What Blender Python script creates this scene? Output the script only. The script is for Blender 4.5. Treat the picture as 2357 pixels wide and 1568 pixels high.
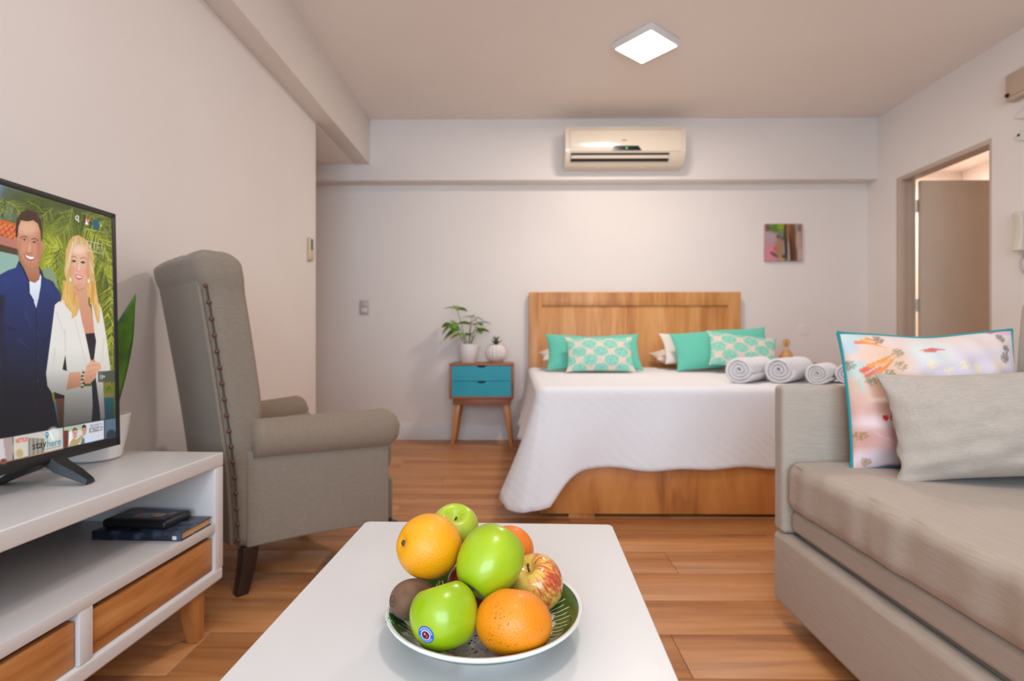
import bpy, math, random
import numpy as np
from mathutils import Vector, Matrix, Euler

# ------------------------------------------------------------------ scene, camera, light
for o in list(bpy.data.objects):
    bpy.data.objects.remove(o, do_unlink=True)
scene = bpy.context.scene
COL = scene.collection
random.seed(7)
rng = np.random.default_rng(11)
PI = math.pi

FPX = 1230.0                       # focal length in pixels of the 2357 px wide frame
CAM_Z = 0.79
YAW = math.radians(0.55)
cam_d = bpy.data.cameras.new('camera')
cam_d.sensor_width = 36.0
cam_d.lens = 36.0 * FPX / 2357.0
cam_d.clip_start = 0.02
cam_d.dof.use_dof = True
cam_d.dof.focus_distance = 0.70
cam_d.dof.aperture_fstop = 5.0
cam = bpy.data.objects.new('camera', cam_d)
COL.objects.link(cam)
cam.location = (0, 0, CAM_Z)
cam.rotation_euler = (PI / 2, 0, YAW)
scene.camera = cam

EXPOSURE = 0.29
scene.view_settings.view_transform = 'Standard'
scene.view_settings.look = 'None'
scene.view_settings.gamma = 1.0
scene.view_settings.use_curve_mapping = False
scene.view_settings.exposure = EXPOSURE

world = bpy.data.worlds.new('world')
scene.world = world
world.use_nodes = True
wb = world.node_tree.nodes['Background']
wb.inputs[0].default_value = (0.75, 0.86, 1.0, 1)
wb.inputs[1].default_value = 0.6


def area_light(name, loc, rot, sx, sy, power, color):
    l = bpy.data.lights.new(name, 'AREA')
    l.shape = 'RECTANGLE'
    l.size = sx
    l.size_y = sy
    l.energy = power
    l.color = color
    o = bpy.data.objects.new(name, l)
    COL.objects.link(o)
    o.location = loc
    o.rotation_euler = rot
    return o


WIN_POWER = 38
LAMP_POWER = 15.5
LAMP_COL = (1.0, 0.905, 0.82)
# daylight through the two panes of the window behind the camera
area_light('window_daylight', (-0.575, -2.17, 1.3), (PI / 2, 0, 0), 1.05, 1.65, WIN_POWER, (0.60, 0.80, 1.0))
area_light('window_daylight', (0.575, -2.17, 1.3), (PI / 2, 0, 0), 1.05, 1.65, WIN_POWER, (0.60, 0.80, 1.0))


# ------------------------------------------------------------------ materials
def lin(c):
    c = c / 255.0
    return c / 12.92 if c <= 0.04045 else ((c + 0.055) / 1.055) ** 2.4


def S(r, g, b):
    return (lin(r), lin(g), lin(b), 1.0)


def new_mat(name):
    m = bpy.data.materials.new(name)
    m.use_nodes = True
    nt = m.node_tree
    return m, nt, nt.nodes['Principled BSDF'], nt.nodes, nt.links


def coord(nt, scale=(1, 1, 1), rot=(0, 0, 0), rand=False, kind='Object'):
    tc = nt.nodes.new('ShaderNodeTexCoord')
    mp = nt.nodes.new('ShaderNodeMapping')
    mp.inputs['Scale'].default_value = scale
    mp.inputs['Rotation'].default_value = rot
    nt.links.new(tc.outputs[kind], mp.inputs['Vector'])
    if rand:
        oi = nt.nodes.new('ShaderNodeObjectInfo')
        mu = nt.nodes.new('ShaderNodeMath')
        mu.operation = 'MULTIPLY'
        mu.inputs[1].default_value = 37.0
        nt.links.new(oi.outputs['Random'], mu.inputs[0])
        cb = nt.nodes.new('ShaderNodeCombineXYZ')
        for i in range(3):
            nt.links.new(mu.outputs[0], cb.inputs[i])
        nt.links.new(cb.outputs[0], mp.inputs['Location'])
    return mp.outputs['Vector']


def noise(nt, vec, scale, detail=4, rough=0.5, dist=0.0):
    n = nt.nodes.new('ShaderNodeTexNoise')
    n.inputs['Scale'].default_value = scale
    n.inputs['Detail'].default_value = detail
    n.inputs['Roughness'].default_value = rough
    n.inputs['Distortion'].default_value = dist
    nt.links.new(vec, n.inputs['Vector'])
    return n.outputs['Fac']


def ramp(nt, fac, stops):
    r = nt.nodes.new('ShaderNodeValToRGB')
    els = r.color_ramp.elements
    els[0].position, els[0].color = stops[0]
    els[1].position, els[1].color = stops[-1]
    for p, c in stops[1:-1]:
        e = els.new(p)
        e.color = c
    nt.links.new(fac, r.inputs['Fac'])
    return r.outputs['Color']


def bump(nt, bsdf, height, strength, dist=0.002):
    b = nt.nodes.new('ShaderNodeBump')
    b.inputs['Strength'].default_value = strength
    b.inputs['Distance'].default_value = dist
    nt.links.new(height, b.inputs['Height'])
    nt.links.new(b.outputs['Normal'], bsdf.inputs['Normal'])


def M(name, col, rough=0.5, col2=None, nscale=4.0, nstretch=(1, 1, 1), bmp=0.0, bscale=120.0,
      bstretch=(1, 1, 1), bdist=0.001, spec=0.5, coat=0.0, sheen=0.0, metal=0.0, rand=False,
      lo=0.35, hi=0.65, detail=4):
    m, nt, p, N, L = new_mat(name)
    p.inputs['Roughness'].default_value = rough
    p.inputs['Specular IOR Level'].default_value = spec
    p.inputs['Metallic'].default_value = metal
    if coat:
        p.inputs['Coat Weight'].default_value = coat
        p.inputs['Coat Roughness'].default_value = 0.08
    if sheen:
        p.inputs['Sheen Weight'].default_value = sheen
        p.inputs['Sheen Roughness'].default_value = 0.5
    if col2 is None:
        col2 = tuple(c * 0.94 for c in col[:3]) + (1,)
    f = noise(nt, coord(nt, nstretch, rand=rand), nscale, detail)
    L.new(ramp(nt, f, [(lo, col), (hi, col2)]), p.inputs['Base Color'])
    if bmp:
        bump(nt, p, noise(nt, coord(nt, bstretch), bscale, 3), bmp, bdist)
    return m


def wood(name, light, mid, dark, stretch=(1.2, 22, 22), rough=0.42, scale=1.6, rand=True, bmp=0.06, vary=0.0):
    m, nt, p, N, L = new_mat(name)
    p.inputs['Roughness'].default_value = rough
    v = coord(nt, stretch, rand=rand)
    f1 = noise(nt, v, scale, 5, 0.55, 0.6)
    f2 = noise(nt, coord(nt, tuple(s * 0.28 for s in stretch), rand=rand), scale, 3, 0.5, 0.4)
    mx = N.new('ShaderNodeMath')
    mx.operation = 'MULTIPLY_ADD'
    mx.inputs[1].default_value = 0.5
    L.new(f1, mx.inputs[0])
    hf = N.new('ShaderNodeMath')
    hf.operation = 'MULTIPLY'
    hf.inputs[1].default_value = 0.5
    L.new(f2, hf.inputs[0])
    L.new(hf.outputs[0], mx.inputs[2])
    c = ramp(nt, mx.outputs[0], [(0.34, dark), (0.48, mid), (0.64, light)])
    if vary:
        oi = N.new('ShaderNodeObjectInfo')
        hs = N.new('ShaderNodeHueSaturation')
        mr = N.new('ShaderNodeMapRange')
        mr.inputs['To Min'].default_value = 1.0 - vary
        mr.inputs['To Max'].default_value = 1.0 + vary
        L.new(oi.outputs['Random'], mr.inputs['Value'])
        L.new(mr.outputs['Result'], hs.inputs['Value'])
        L.new(c, hs.inputs['Color'])
        c = hs.outputs['Color']
    L.new(c, p.inputs['Base Color'])
    if bmp:
        bump(nt, p, f1, bmp, 0.001)
    return m


def linen(name, col, col2, weave=900.0, bmp=0.35, rough=0.9, streak=(3, 60, 60), sheen=0.15):
    """woven cloth: slub streaks in the colour, a fine woven relief"""
    m, nt, p, N, L = new_mat(name)
    p.inputs['Roughness'].default_value = rough
    p.inputs['Specular IOR Level'].default_value = 0.2
    p.inputs['Sheen Weight'].default_value = sheen
    f = noise(nt, coord(nt, streak), 6.0, 4, 0.6)
    L.new(ramp(nt, f, [(0.3, col), (0.7, col2)]), p.inputs['Base Color'])
    w = noise(nt, coord(nt, (0.25, 1, 1)), weave, 2)
    bump(nt, p, w, bmp, 0.0006)
    return m


def vcol(name, rough=0.8, emis=0.0, bmp=0.0, bscale=500, spec=0.3):
    """print: colour read from the mesh's own colour attribute"""
    m, nt, p, N, L = new_mat(name)
    a = N.new('ShaderNodeAttribute')
    a.attribute_name = 'print'
    p.inputs['Roughness'].default_value = rough
    p.inputs['Specular IOR Level'].default_value = spec
    if emis:
        p.inputs['Base Color'].default_value = (0.01, 0.01, 0.01, 1)
        L.new(a.outputs['Color'], p.inputs['Emission Color'])
        p.inputs['Emission Strength'].default_value = emis
    else:
        L.new(a.outputs['Color'], p.inputs['Base Color'])
    if bmp:
        bump(nt, p, noise(nt, coord(nt), bscale, 2), bmp, 0.0006)
    return m


def emit(name, col, strength):
    m, nt, p, N, L = new_mat(name)
    p.inputs['Base Color'].default_value = (0.02, 0.02, 0.02, 1)
    p.inputs['Emission Color'].default_value = col
    p.inputs['Emission Strength'].default_value = strength
    return m


MT = {}
MT['wall'] = M('wall_paint', S(244, 234, 227), 0.75, S(240, 230, 223), 1.5, bmp=0.12, bscale=260, spec=0.25)
MT['ceiling'] = M('ceiling_paint', S(250, 238, 229), 0.85, S(247, 234, 225), 1.2, bmp=0.1, bscale=240, spec=0.2)
MT['white_trim'] = M('white_trim_paint', S(232, 226, 222), 0.5, bmp=0.03)
MT['floor'] = wood('laminate_oak', S(208, 146, 92), S(190, 126, 74), S(160, 102, 58), (1.6, 26, 26), 0.42, 1.5, True, 0.03, 0.05)
MT['white_lacquer'] = M('white_satin_lacquer', S(224, 220, 218), 0.32, S(220, 216, 214), 3, bmp=0.02, bscale=60)
MT['white_plastic'] = M('white_plastic', S(236, 232, 228), 0.35)
MT['ac_plastic'] = M('cream_gloss_plastic', S(232, 216, 196), 0.16, S(230, 213, 192), 3, coat=0.4)
MT['black_plastic'] = M('black_plastic', S(28, 28, 31), 0.42, S(22, 22, 25), 6, bmp=0.05, bscale=700)
MT['dark_slot'] = M('dark_slot', S(30, 27, 25), 0.7)
MT['honey_wood_h'] = wood('honey_wood_across', S(214, 154, 92), S(190, 122, 62), S(150, 86, 40), (22, 2.2, 22), 0.4, 1.5)
MT['honey_wood_v'] = wood('honey_wood_upright', S(228, 170, 108), S(210, 146, 82), S(178, 110, 58), (15, 15, 1.4), 0.4, 1.4)
MT['cherry_wood'] = wood('cherry_wood_upright', S(204, 132, 66), S(182, 106, 46), S(132, 70, 32), (8, 8, 1.6), 0.4, 1.6)
MT['leg_wood'] = wood('pale_leg_wood', S(206, 142, 84), S(188, 122, 64), S(158, 98, 50), (26, 26, 2.2), 0.42, 1.4)
MT['walnut'] = wood('walnut_edge', S(176, 112, 74), S(156, 94, 58), S(124, 72, 44), (3, 3, 14), 0.45, 1.5)
MT['dark_wood'] = wood('dark_stained_wood', S(62, 40, 34), S(46, 28, 24), S(30, 18, 16), (20, 20, 2), 0.35, 1.4)
MT['teal'] = M('teal_paint', S(22, 160, 178), 0.42, S(18, 152, 170), 4)
MT['taupe'] = linen('taupe_upholstery', S(146, 131, 115), S(135, 120, 105), 1100, 0.3, streak=(12, 12, 40))
MT['taupe_in'] = linen('taupe_upholstery_inner', S(148, 130, 112), S(136, 119, 102), 1100, 0.3, streak=(40, 12, 12))
MT['sofa'] = linen('greige_linen', S(190, 173, 157), S(178, 161, 145), 800, 0.5, streak=(40, 3, 40))
MT['sofa_arm'] = linen('greige_linen_arm', S(190, 177, 163), S(177, 165, 151), 800, 0.5, streak=(4, 40, 50))
MT['grey_linen'] = linen('stone_linen', S(196, 182, 168), S(178, 165, 152), 800, 0.5, streak=(4, 60, 60))
MT['turq'] = linen('turquoise_cotton', S(112, 204, 180), S(98, 190, 166), 900, 0.25)
MT['white_cotton'] = linen('white_cotton', S(240, 228, 218), S(234, 220, 208), 900, 0.2)
MT['towel'] = M('white_terry', S(244, 240, 240), 0.95, S(236, 231, 232), 60, bmp=0.8, bscale=500, bdist=0.002, sheen=0.4, spec=0.1)
MT['brass'] = M('antique_brass', S(150, 104, 72), 0.35, metal=0.8)
MT['steel'] = M('brushed_steel', S(180, 176, 170), 0.3, metal=1.0)
MT['ceramic'] = M('white_ceramic', S(240, 236, 233), 0.25, coat=0.3)
MT['matte_ceramic'] = M('matte_white_ceramic', S(238, 228, 222), 0.6)
MT['soil'] = M('dark_soil', S(52, 38, 30), 0.95, S(34, 25, 20), 80, bmp=0.8, bscale=90, bdist=0.004)
MT['stem'] = M('green_stem', S(112, 132, 60), 0.5)
MT['book_pages'] = M('cream_pages', S(222, 178, 122), 0.8, S(196, 150, 98), 300, (1, 1, 40))
MT['piping_teal'] = M('teal_piping', S(34, 148, 152), 0.7)


# ------------------------------------------------------------------ geometry helpers
def axis_coords(h, r, k, m):
    out = []
    if r > 0:
        for i in range(k):
            out.append(-((h - r) + r * math.tan((1 - i / k) * PI / 4)))
    n = max(1, m)
    for i in range(n + 1):
        out.append(-(h - r) + 2 * (h - r) * i / n)
    if r > 0:
        for i in range(1, k + 1):
            out.append((h - r) + r * math.tan(i / k * PI / 4))
    return out


def rb(sx, sy, sz, r=0.004, c=(0, 0, 0), k=2, m=(1, 1, 1)):
    """box with rounded edges, optionally with extra cuts"""
    h = np.array([sx, sy, sz]) / 2.0
    r = min(r, h.min() * 0.98)
    A = [axis_coords(h[i], r, k, m[i]) for i in range(3)]
    idx, V, F = {}, [], []

    def vid(p):
        key = (round(p[0], 7), round(p[1], 7), round(p[2], 7))
        if key not in idx:
            idx[key] = len(V)
            q = np.array(p)
            inner = np.clip(q, -(h - r), h - r)
            d = q - inner
            n = np.linalg.norm(d)
            V.append(inner + d / n * r if n > 0 else q)
        return idx[key]
    for ax in range(3):
        a, b = (ax + 1) % 3, (ax + 2) % 3
        for s in (-1, 1):
            for i in range(len(A[a]) - 1):
                for j in range(len(A[b]) - 1):
                    q = []
                    for (ii, jj) in ((i, j), (i + 1, j), (i + 1, j + 1), (i, j + 1)):
                        p = [0, 0, 0]
                        p[ax] = s * h[ax]
                        p[a] = A[a][ii]
                        p[b] = A[b][jj]
                        q.append(vid(p))
                    F.append(tuple(q if s > 0 else q[::-1]))
    return np.array(V) + np.array(c), F


def lathe(prof, n=32, c=(0, 0, 0), a0=0.0):
    V, F, rows = [], [], []
    for (r, z) in prof:
        if r < 1e-6:
            rows.append([len(V)])
            V.append((c[0], c[1], c[2] + z))
        else:
            row = []
            for i in range(n):
                a = a0 + 2 * PI * i / n
                row.append(len(V))
                V.append((c[0] + r * math.cos(a), c[1] + r * math.sin(a), c[2] + z))
            rows.append(row)
    for q, w in zip(rows[:-1], rows[1:]):
        for i in range(n):
            j = (i + 1) % n
            if len(q) == 1 and len(w) == 1:
                continue
            if len(q) == 1:
                F.append((q[0], w[j], w[i]))
            elif len(w) == 1:
                F.append((q[i], q[j], w[0]))
            else:
                F.append((q[i], q[j], w[j], w[i]))
    return np.array(V, float), F


def tube(pts, rad, n=10, closed=False):
    pts = [Vector(p) for p in pts]
    N = len(pts)
    if not hasattr(rad, '__len__'):
        rad = [rad] * N
    V, F = [], []
    up = None
    for i, p in enumerate(pts):
        if closed:
            t = pts[(i + 1) % N] - pts[i - 1]
        else:
            t = pts[min(i + 1, N - 1)] - pts[max(i - 1, 0)]
        t.normalize()
        if up is None:
            up = Vector((0, 0, 1)) if abs(t.z) < 0.9 else Vector((1, 0, 0))
        b = t.cross(up).normalized()
        up = b.cross(t).normalized()
        for k in range(n):
            a = 2 * PI * k / n
            V.append(tuple(p + (b * math.cos(a) + up * math.sin(a)) * rad[i]))
    R = N if closed else N - 1
    for i in range(R):
        for k in range(n):
            j = (i + 1) % N
            F.append((i * n + k, i * n + (k + 1) % n, j * n + (k + 1) % n, j * n + k))
    if not closed:
        F.append(tuple(range(n))[::-1])
        F.append(tuple((N - 1) * n + k for k in range(n)))
    return np.array(V, float), F


def merge(*parts):
    V, F, o = [], [], 0
    for v, f in parts:
        V.append(np.asarray(v, float))
        F += [tuple(i + o for i in q) for q in f]
        o += len(v)
    return np.vstack(V), F


def tr(vf, loc=(0, 0, 0), rot=(0, 0, 0), sc=(1, 1, 1)):
    v, f = vf
    m = Matrix.LocRotScale(Vector(loc), Euler(rot), Vector(sc))
    R = np.array(m.to_3x3())
    return np.asarray(v) @ R.T + np.array(loc), f


def defm(vf, fn):
    v, f = vf
    return np.array([fn(*p) for p in v]), f


def prism(poly, x0, x1, axis='x'):
    """extrude a 2D polygon along an axis"""
    n = len(poly)
    V = []
    for x in (x0, x1):
        for (a, b) in poly:
            V.append({'x': (x, a, b), 'y': (a, x, b), 'z': (a, b, x)}[axis])
    F = [tuple(range(n))[::-1], tuple(range(n, 2 * n))]
    for i in range(n):
        j = (i + 1) % n
        F.append((i, j, n + j, n + i))
    return np.array(V, float), F


def mesh(name, vf, mat, sharp=40, smooth=True):
    v, f = vf
    me = bpy.data.meshes.new(name)
    me.from_pydata([tuple(map(float, p)) for p in v], [], f)
    me.validate()
    me.update()
    import bmesh
    bm = bmesh.new()
    bm.from_mesh(me)
    bmesh.ops.recalc_face_normals(bm, faces=bm.faces)
    bm.to_mesh(me)
    bm.free()
    if smooth:
        me.polygons.foreach_set('use_smooth', [True] * len(me.polygons))
        if sharp:
            me.set_sharp_from_angle(angle=math.radians(sharp))
    if mat is not None:
        for m in (mat if isinstance(mat, (list, tuple)) else [mat]):
            me.materials.append(m)
    return me


def obj(name, vf, mat, parent=None, sharp=40, smooth=True, loc=None, rot=None):
    me = vf if isinstance(vf, bpy.types.Mesh) else mesh(name, vf, mat, sharp, smooth)
    o = bpy.data.objects.new(name, me)
    COL.objects.link(o)
    if parent is not None:
        o.parent = parent
    if loc is not None:
        o.location = loc
    if rot is not None:
        o.rotation_euler = rot
    return o


def tag(o, label, cat, group=None):
    o['label'] = label
    o['category'] = cat
    if group:
        o['group'] = group
    return o


def thing(name, label, cat, loc=(0, 0, 0), rot=(0, 0, 0), group=None):
    o = bpy.data.objects.new(name, None)
    o.empty_display_size = 0.1
    COL.objects.link(o)
    o.location = loc
    o.rotation_euler = rot
    return tag(o, label, cat, group)


def struct(name, vf, mat, parent=None, **kw):
    o = obj(name, vf, mat, parent, **kw)
    if parent is None:
        o['kind'] = 'structure'
    return o


def copy_tree(o, parent=None):
    c = o.copy()
    COL.objects.link(c)
    c.parent = parent
    for ch in list(o.children):
        copy_tree(ch, c)
    return c


def set_print(o, cols):
    """store a linear colour for each vertex"""
    a = o.data.color_attributes.new('print', 'FLOAT_COLOR', 'POINT')
    c = np.ones((len(o.data.vertices), 4), np.float32)
    c[:, :3] = cols
    a.data.foreach_set('color', c.ravel())


def box(x0, x1, y0, y1, z0, z1, r=0.0, k=1, m=(1, 1, 1)):
    return rb(x1 - x0, y1 - y0, z1 - z0, r, ((x0 + x1) / 2, (y0 + y1) / 2, (z0 + z1) / 2), k, m)


def hnoise(x, y, z=0.0, s=1.0):
    """cheap smooth noise for folds and dents"""
    x, y, z = x * s, y * s, z * s
    return (math.sin(1.7 * x + 2.3 * y + 0.9 * z + 0.4) + math.sin(2.9 * x - 1.3 * y + 2.1 * z + 1.7)
            + math.sin(-1.1 * x + 3.7 * y - 1.9 * z + 2.9) + math.sin(4.3 * x + 1.1 * y + 3.1 * z + 0.3)) / 4.0


def ease(t):
    t = min(1.0, max(0.0, t))
    return t * t * (3 - 2 * t)

# ------------------------------------------------------------------ the room
XL, XR, YB, YR = -1.262, 2.774, 4.26, -2.2
ZC, ZBEAM, ZSOF, YSOF, XBEAM, YEND = 2.505, 2.157, 2.032, 4.135, -1.142, 3.336

fl = struct('floor', box(-2.6, 4.4, YR - 0.1, 5.3, -0.12, -0.006), MT['floor'])
PW, PLEN, GAP = 0.188, 1.24, 0.0012
pm = mesh('plank', rb(PLEN - GAP, PW - GAP, 0.012, 0.0012, (0, 0, -0.006), 1), MT['floor'])
row, y = 0, YB
while y > YR:
    x0 = -2.5 if y - PW > YEND - 0.2 else XL
    x = x0 - PLEN * ((row * 0.37 + 0.1) % 1.0)
    y0 = max(y - PW, YR)
    while x < XR:
        a, b = max(x, x0), min(x + PLEN, XR)
        if b - a > 0.03:
            p = bpy.data.objects.new('plank', pm)
            COL.objects.link(p)
            p.parent = fl
            p.location = ((a + b) / 2, (y + y0) / 2, 0)
            p.scale = ((b - a) / PLEN, (y - y0) / PW, 1)
        x += PLEN
    y -= PW
    row += 1

struct('ceiling', box(XL - 0.1, XR + 0.12, YR - 0.1, YB + 0.1, ZC, ZC + 0.1), MT['ceiling'])
struct('wall_left', box(XL - 0.1, XL, YR - 0.1, YEND, 0, ZC), MT['wall'])
struct('wall_back', box(-2.6, XR + 0.12, YB, YB + 0.1, 0, ZC), MT['wall'])
DY0, DY1, DZ = 3.15, 3.93, 1.975
struct('wall_right', merge(box(XR, XR + 0.12, YR - 0.1, DY0, 0, ZC), box(XR, XR + 0.12, DY1, YB, 0, ZC),
                           box(XR, XR + 0.12, DY0, DY1, DZ, ZC)), MT['wall'])
WX0, WX1, WZ0, WZ1 = -1.18, 1.18, 0.40, 2.20
struct('wall_rear', merge(box(XL - 0.1, WX0, YR - 0.1, YR, 0, ZC), box(WX1, XR + 0.12, YR - 0.1, YR, 0, ZC),
                          box(WX0, WX1, YR - 0.1, YR, 0, WZ0), box(WX0, WX1, YR - 0.1, YR, WZ1, ZC)), MT['wall'])
struct('wall_alcove_near', box(-2.6, XL - 0.1, YEND - 0.1, YEND, 0, ZC), MT['wall'])
struct('wall_alcove_side', box(-2.6, -2.5, YEND, YB, 0, ZC), MT['wall'])
struct('trim_1', box(XL - 0.0, XBEAM, YR, YSOF, ZBEAM, ZC, 0.002), MT['wall'])             # beam along the left wall
struct('trim_2', box(-2.5, XR, YSOF, YB, ZSOF, ZC, 0.002), MT['wall'])                    # lowered band over the bed wall
struct('trim_3', box(-2.5, XL, YEND, YSOF, ZBEAM, ZC), MT['ceiling'])                     # low ceiling of the alcove


def base_profile(h=0.13, t=0.016):
    return [(0, 0), (t, 0), (t, h - 0.03), (t * 0.55, h - 0.012), (t * 0.4, h), (0, h)]


struct('baseboard_back', prism([(YB - a, b) for a, b in base_profile()], -2.5, XR, 'x'), MT['white_trim'])
struct('baseboard_left', prism([(XL + a, b) for a, b in base_profile()], YR, YEND, 'y'), MT['white_trim'])
struct('baseboard_right', merge(prism([(XR - a, b) for a, b in base_profile()], DY1 + 0.03, YB - 0.016, 'y'),
                                prism([(XR - a, b) for a, b in base_profile()], YR, DY0 - 0.03, 'y')), MT['white_trim'])

# window behind the camera (two panes): frame, mullion, glass
w = struct('window_1', merge(box(WX0, WX1, YR - 0.07, YR - 0.02, WZ0, WZ0 + 0.05), box(WX0, WX1, YR - 0.07, YR - 0.02, WZ1 - 0.05, WZ1),
                             box(WX0, WX0 + 0.05, YR - 0.07, YR - 0.02, WZ0, WZ1), box(WX1 - 0.05, WX1, YR - 0.07, YR - 0.02, WZ0, WZ1),
                             box(-0.04, 0.04, YR - 0.07, YR - 0.02, WZ0, WZ1)), MT['white_trim'])
gm, gnt, gp, _, _ = new_mat('window_glass')
gp.inputs['Transmission Weight'].default_value = 1.0
gp.inputs['Roughness'].default_value = 0.02
gp.inputs['IOR'].default_value = 1.05
for a, b in ((WX0 + 0.05, -0.04), (0.04, WX1 - 0.05)):
    obj('pane', box(a, b, YR - 0.05, YR - 0.044, WZ0 + 0.05, WZ1 - 0.05), gm, w)

# room beyond the open door
struct('wall_bath_far', box(XR + 0.12, 4.4, 5.2, 5.3, 0, 2.5), MT['wall'])
struct('wall_bath_side', box(4.3, 4.4, 2.5, 5.2, 0, 2.5), MT['wall'])
struct('wall_bath_near', box(XR + 0.12, 4.3, 2.4, 2.5, 0, 2.5), MT['wall'])
struct('wall_bath_return', box(XR + 0.02, XR + 0.12, YB + 0.1, 5.3, 0, 2.5), MT['wall'])
struct('ceiling_bath', box(XR + 0.12, 4.4, 2.4, 5.3, 2.42, 2.5), MT['wall'])

dr = bpy.data.objects.new('door_1', None)
COL.objects.link(dr)
dr['kind'] = 'structure'
MT['door_frame'] = M('greige_door_frame', S(205, 184, 166), 0.5)
MT['door'] = M('cream_door_paint', S(214, 196, 176), 0.5)
obj('jamb', merge(box(XR - 0.004, XR + 0.03, DY1 - 0.045, DY1, 0, DZ, 0.002), box(XR + 0.03, XR + 0.085, DY1 - 0.03, DY1, 0, DZ, 0.002),
                  box(XR + 0.085, XR + 0.124, DY1 - 0.018, DY1, 0, DZ, 0.002)), MT['door_frame'], dr)
obj('jamb', box(XR - 0.004, XR + 0.124, DY0, DY0 + 0.014, 0, DZ, 0.002), MT['door_frame'], dr)
obj('lintel', merge(box(XR - 0.004, XR + 0.05, DY0 + 0.014, DY1 - 0.045, DZ - 0.03, DZ, 0.002),
                    box(XR + 0.05, XR + 0.124, DY0 + 0.014, DY1 - 0.03, DZ - 0.018, DZ, 0.002)), MT['door_frame'], dr)
leaf = obj('door_leaf', box(XR + 0.135, XR + 0.135 + 0.75, 3.875, 3.91, 0.008, 1.945, 0.003), MT['door'], dr)
for z in (0.25, 1.0, 1.72):
    obj('hinge', tr(lathe([(0, 0), (0.007, 0), (0.007, 0.09), (0, 0.09)], 12), (XR + 0.128, 3.905, z)), MT['steel'], leaf)
obj('door_knob', merge(tube([(XR + 0.82, 3.876, 1.0), (XR + 0.82, 3.83, 1.0)], 0.01, 12),
                       tube([(XR + 0.82, 3.835, 1.0), (XR + 0.71, 3.835, 1.0)], 0.009, 12)), MT['steel'], leaf)


# ------------------------------------------------------------------ ceiling lamps
def ceiling_lamp(x, y, z, rz, label, power, size=0.272):
    t = thing('ceiling_lamp', label, 'ceiling lamp', (x, y, z), (0, 0, rz))
    obj('housing', box(-size / 2, size / 2, -size / 2, size / 2, -0.038, 0.0, 0.006, 2), MT['white_plastic'], t)
    s = size - 0.026
    obj('diffuser', box(-s / 2, s / 2, -s / 2, s / 2, -0.0415, -0.03, 0.006, 2), MT['lamp_glow'], t)
    l = area_light('lamp_light', (x, y, z - 0.046), (0, 0, rz), s, s, power, LAMP_COL)
    l.parent = t
    l.location = (0, 0, -0.046)
    l.rotation_euler = (0, 0, 0)
    return t


MT['lamp_glow'] = emit('lit_diffuser', (1.0, 0.95, 0.9, 1), 6.0)
ceiling_lamp(0.738, 3.065, ZC, math.radians(40), 'square white flush ceiling lamp glowing above the bed', LAMP_POWER)
ceiling_lamp(0.30, 0.55, ZC, math.radians(40), 'square white flush ceiling lamp above the coffee table', LAMP_POWER * 0.55)
ceiling_lamp(3.5, 4.6, 2.42, 0, 'small square ceiling lamp in the room behind the door', 20, 0.2)

# ------------------------------------------------------------------ air conditioner
ac = thing('air_conditioner', 'cream wall mounted split air conditioner above the headboard', 'air conditioner', (0.80, YSOF, 2.097))
AW, AH, AD = 0.886, 0.283, 0.19


def ac_prof(d, off=0.0):
    return [(0, 0), (-d * 0.55, 0.0), (-d * 0.8, 0.03), (-d * 0.97, 0.085), (-d, 0.13), (-d * 0.985, 0.2), (-d * 0.93, 0.258), (-d * 0.84, AH), (0, AH)]


obj('body', prism([(a, b) for a, b in ac_prof(AD)], -AW / 2, AW / 2, 'x'), MT['ac_plastic'], ac, sharp=30)
pf = [(-AD * 0.97 - 0.007, 0.088), (-AD - 0.008, 0.13), (-AD * 0.985 - 0.008, 0.2), (-AD * 0.945 - 0.007, 0.247), (-AD * 0.93, 0.247), (-AD * 0.975, 0.2), (-AD * 0.99, 0.13), (-AD * 0.96, 0.088)]
obj('front_panel', prism(pf, -AW / 2 + 0.035, AW / 2 - 0.03, 'x'), MT['ac_plastic'], ac, sharp=30)
obj('display', prism([(-0.105, 0.093), (0.115, 0.093), (0.092, 0.126), (-0.082, 0.126)], -AD * 1.0 - 0.0085, -AD * 0.95, 'y'), M('display_black', S(16, 30, 40), 0.15), ac)
obj('display_light', tr(lathe([(0, 0), (0.008, 0), (0, 0.002)], 12), (0.006, -AD - 0.0085, 0.109), (PI / 2, 0, 0)), emit('green_led', S(60, 220, 110), 0.8), ac)
obj('logo', box(-0.03, 0.005, -AD - 0.0095, -AD - 0.005, 0.162, 0.17), M('logo_grey', S(150, 130, 118), 0.5), ac)
obj('outlet', prism([(-AD * 0.80 - 0.002, 0.026), (-AD * 0.97 - 0.001, 0.078), (-AD * 0.9, 0.078), (-AD * 0.72, 0.026)], -AW / 2 + 0.04, AW / 2 - 0.12, 'x'), MT['dark_slot'], ac)
obj('louver', prism([(-AD * 0.87 - 0.006, 0.042), (-AD * 0.925 - 0.006, 0.062), (-AD * 0.89, 0.064), (-AD * 0.84, 0.044)], -AW / 2 + 0.042, AW / 2 - 0.122, 'x'), MT['ac_plastic'], ac)
obj('top_seam', box(-AW / 2 + 0.035, AW / 2 - 0.03, -AD * 0.945 - 0.002, -AD * 0.9, 0.2475, 0.2515), M('seam_brown', S(150, 128, 108), 0.7), ac)
for x in (-0.19, 0.14):
    obj('drain_clip', box(x - 0.01, x + 0.01, -0.1, -0.08, -0.006, 0.004, 0.002), MT['ac_plastic'], ac)

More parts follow.
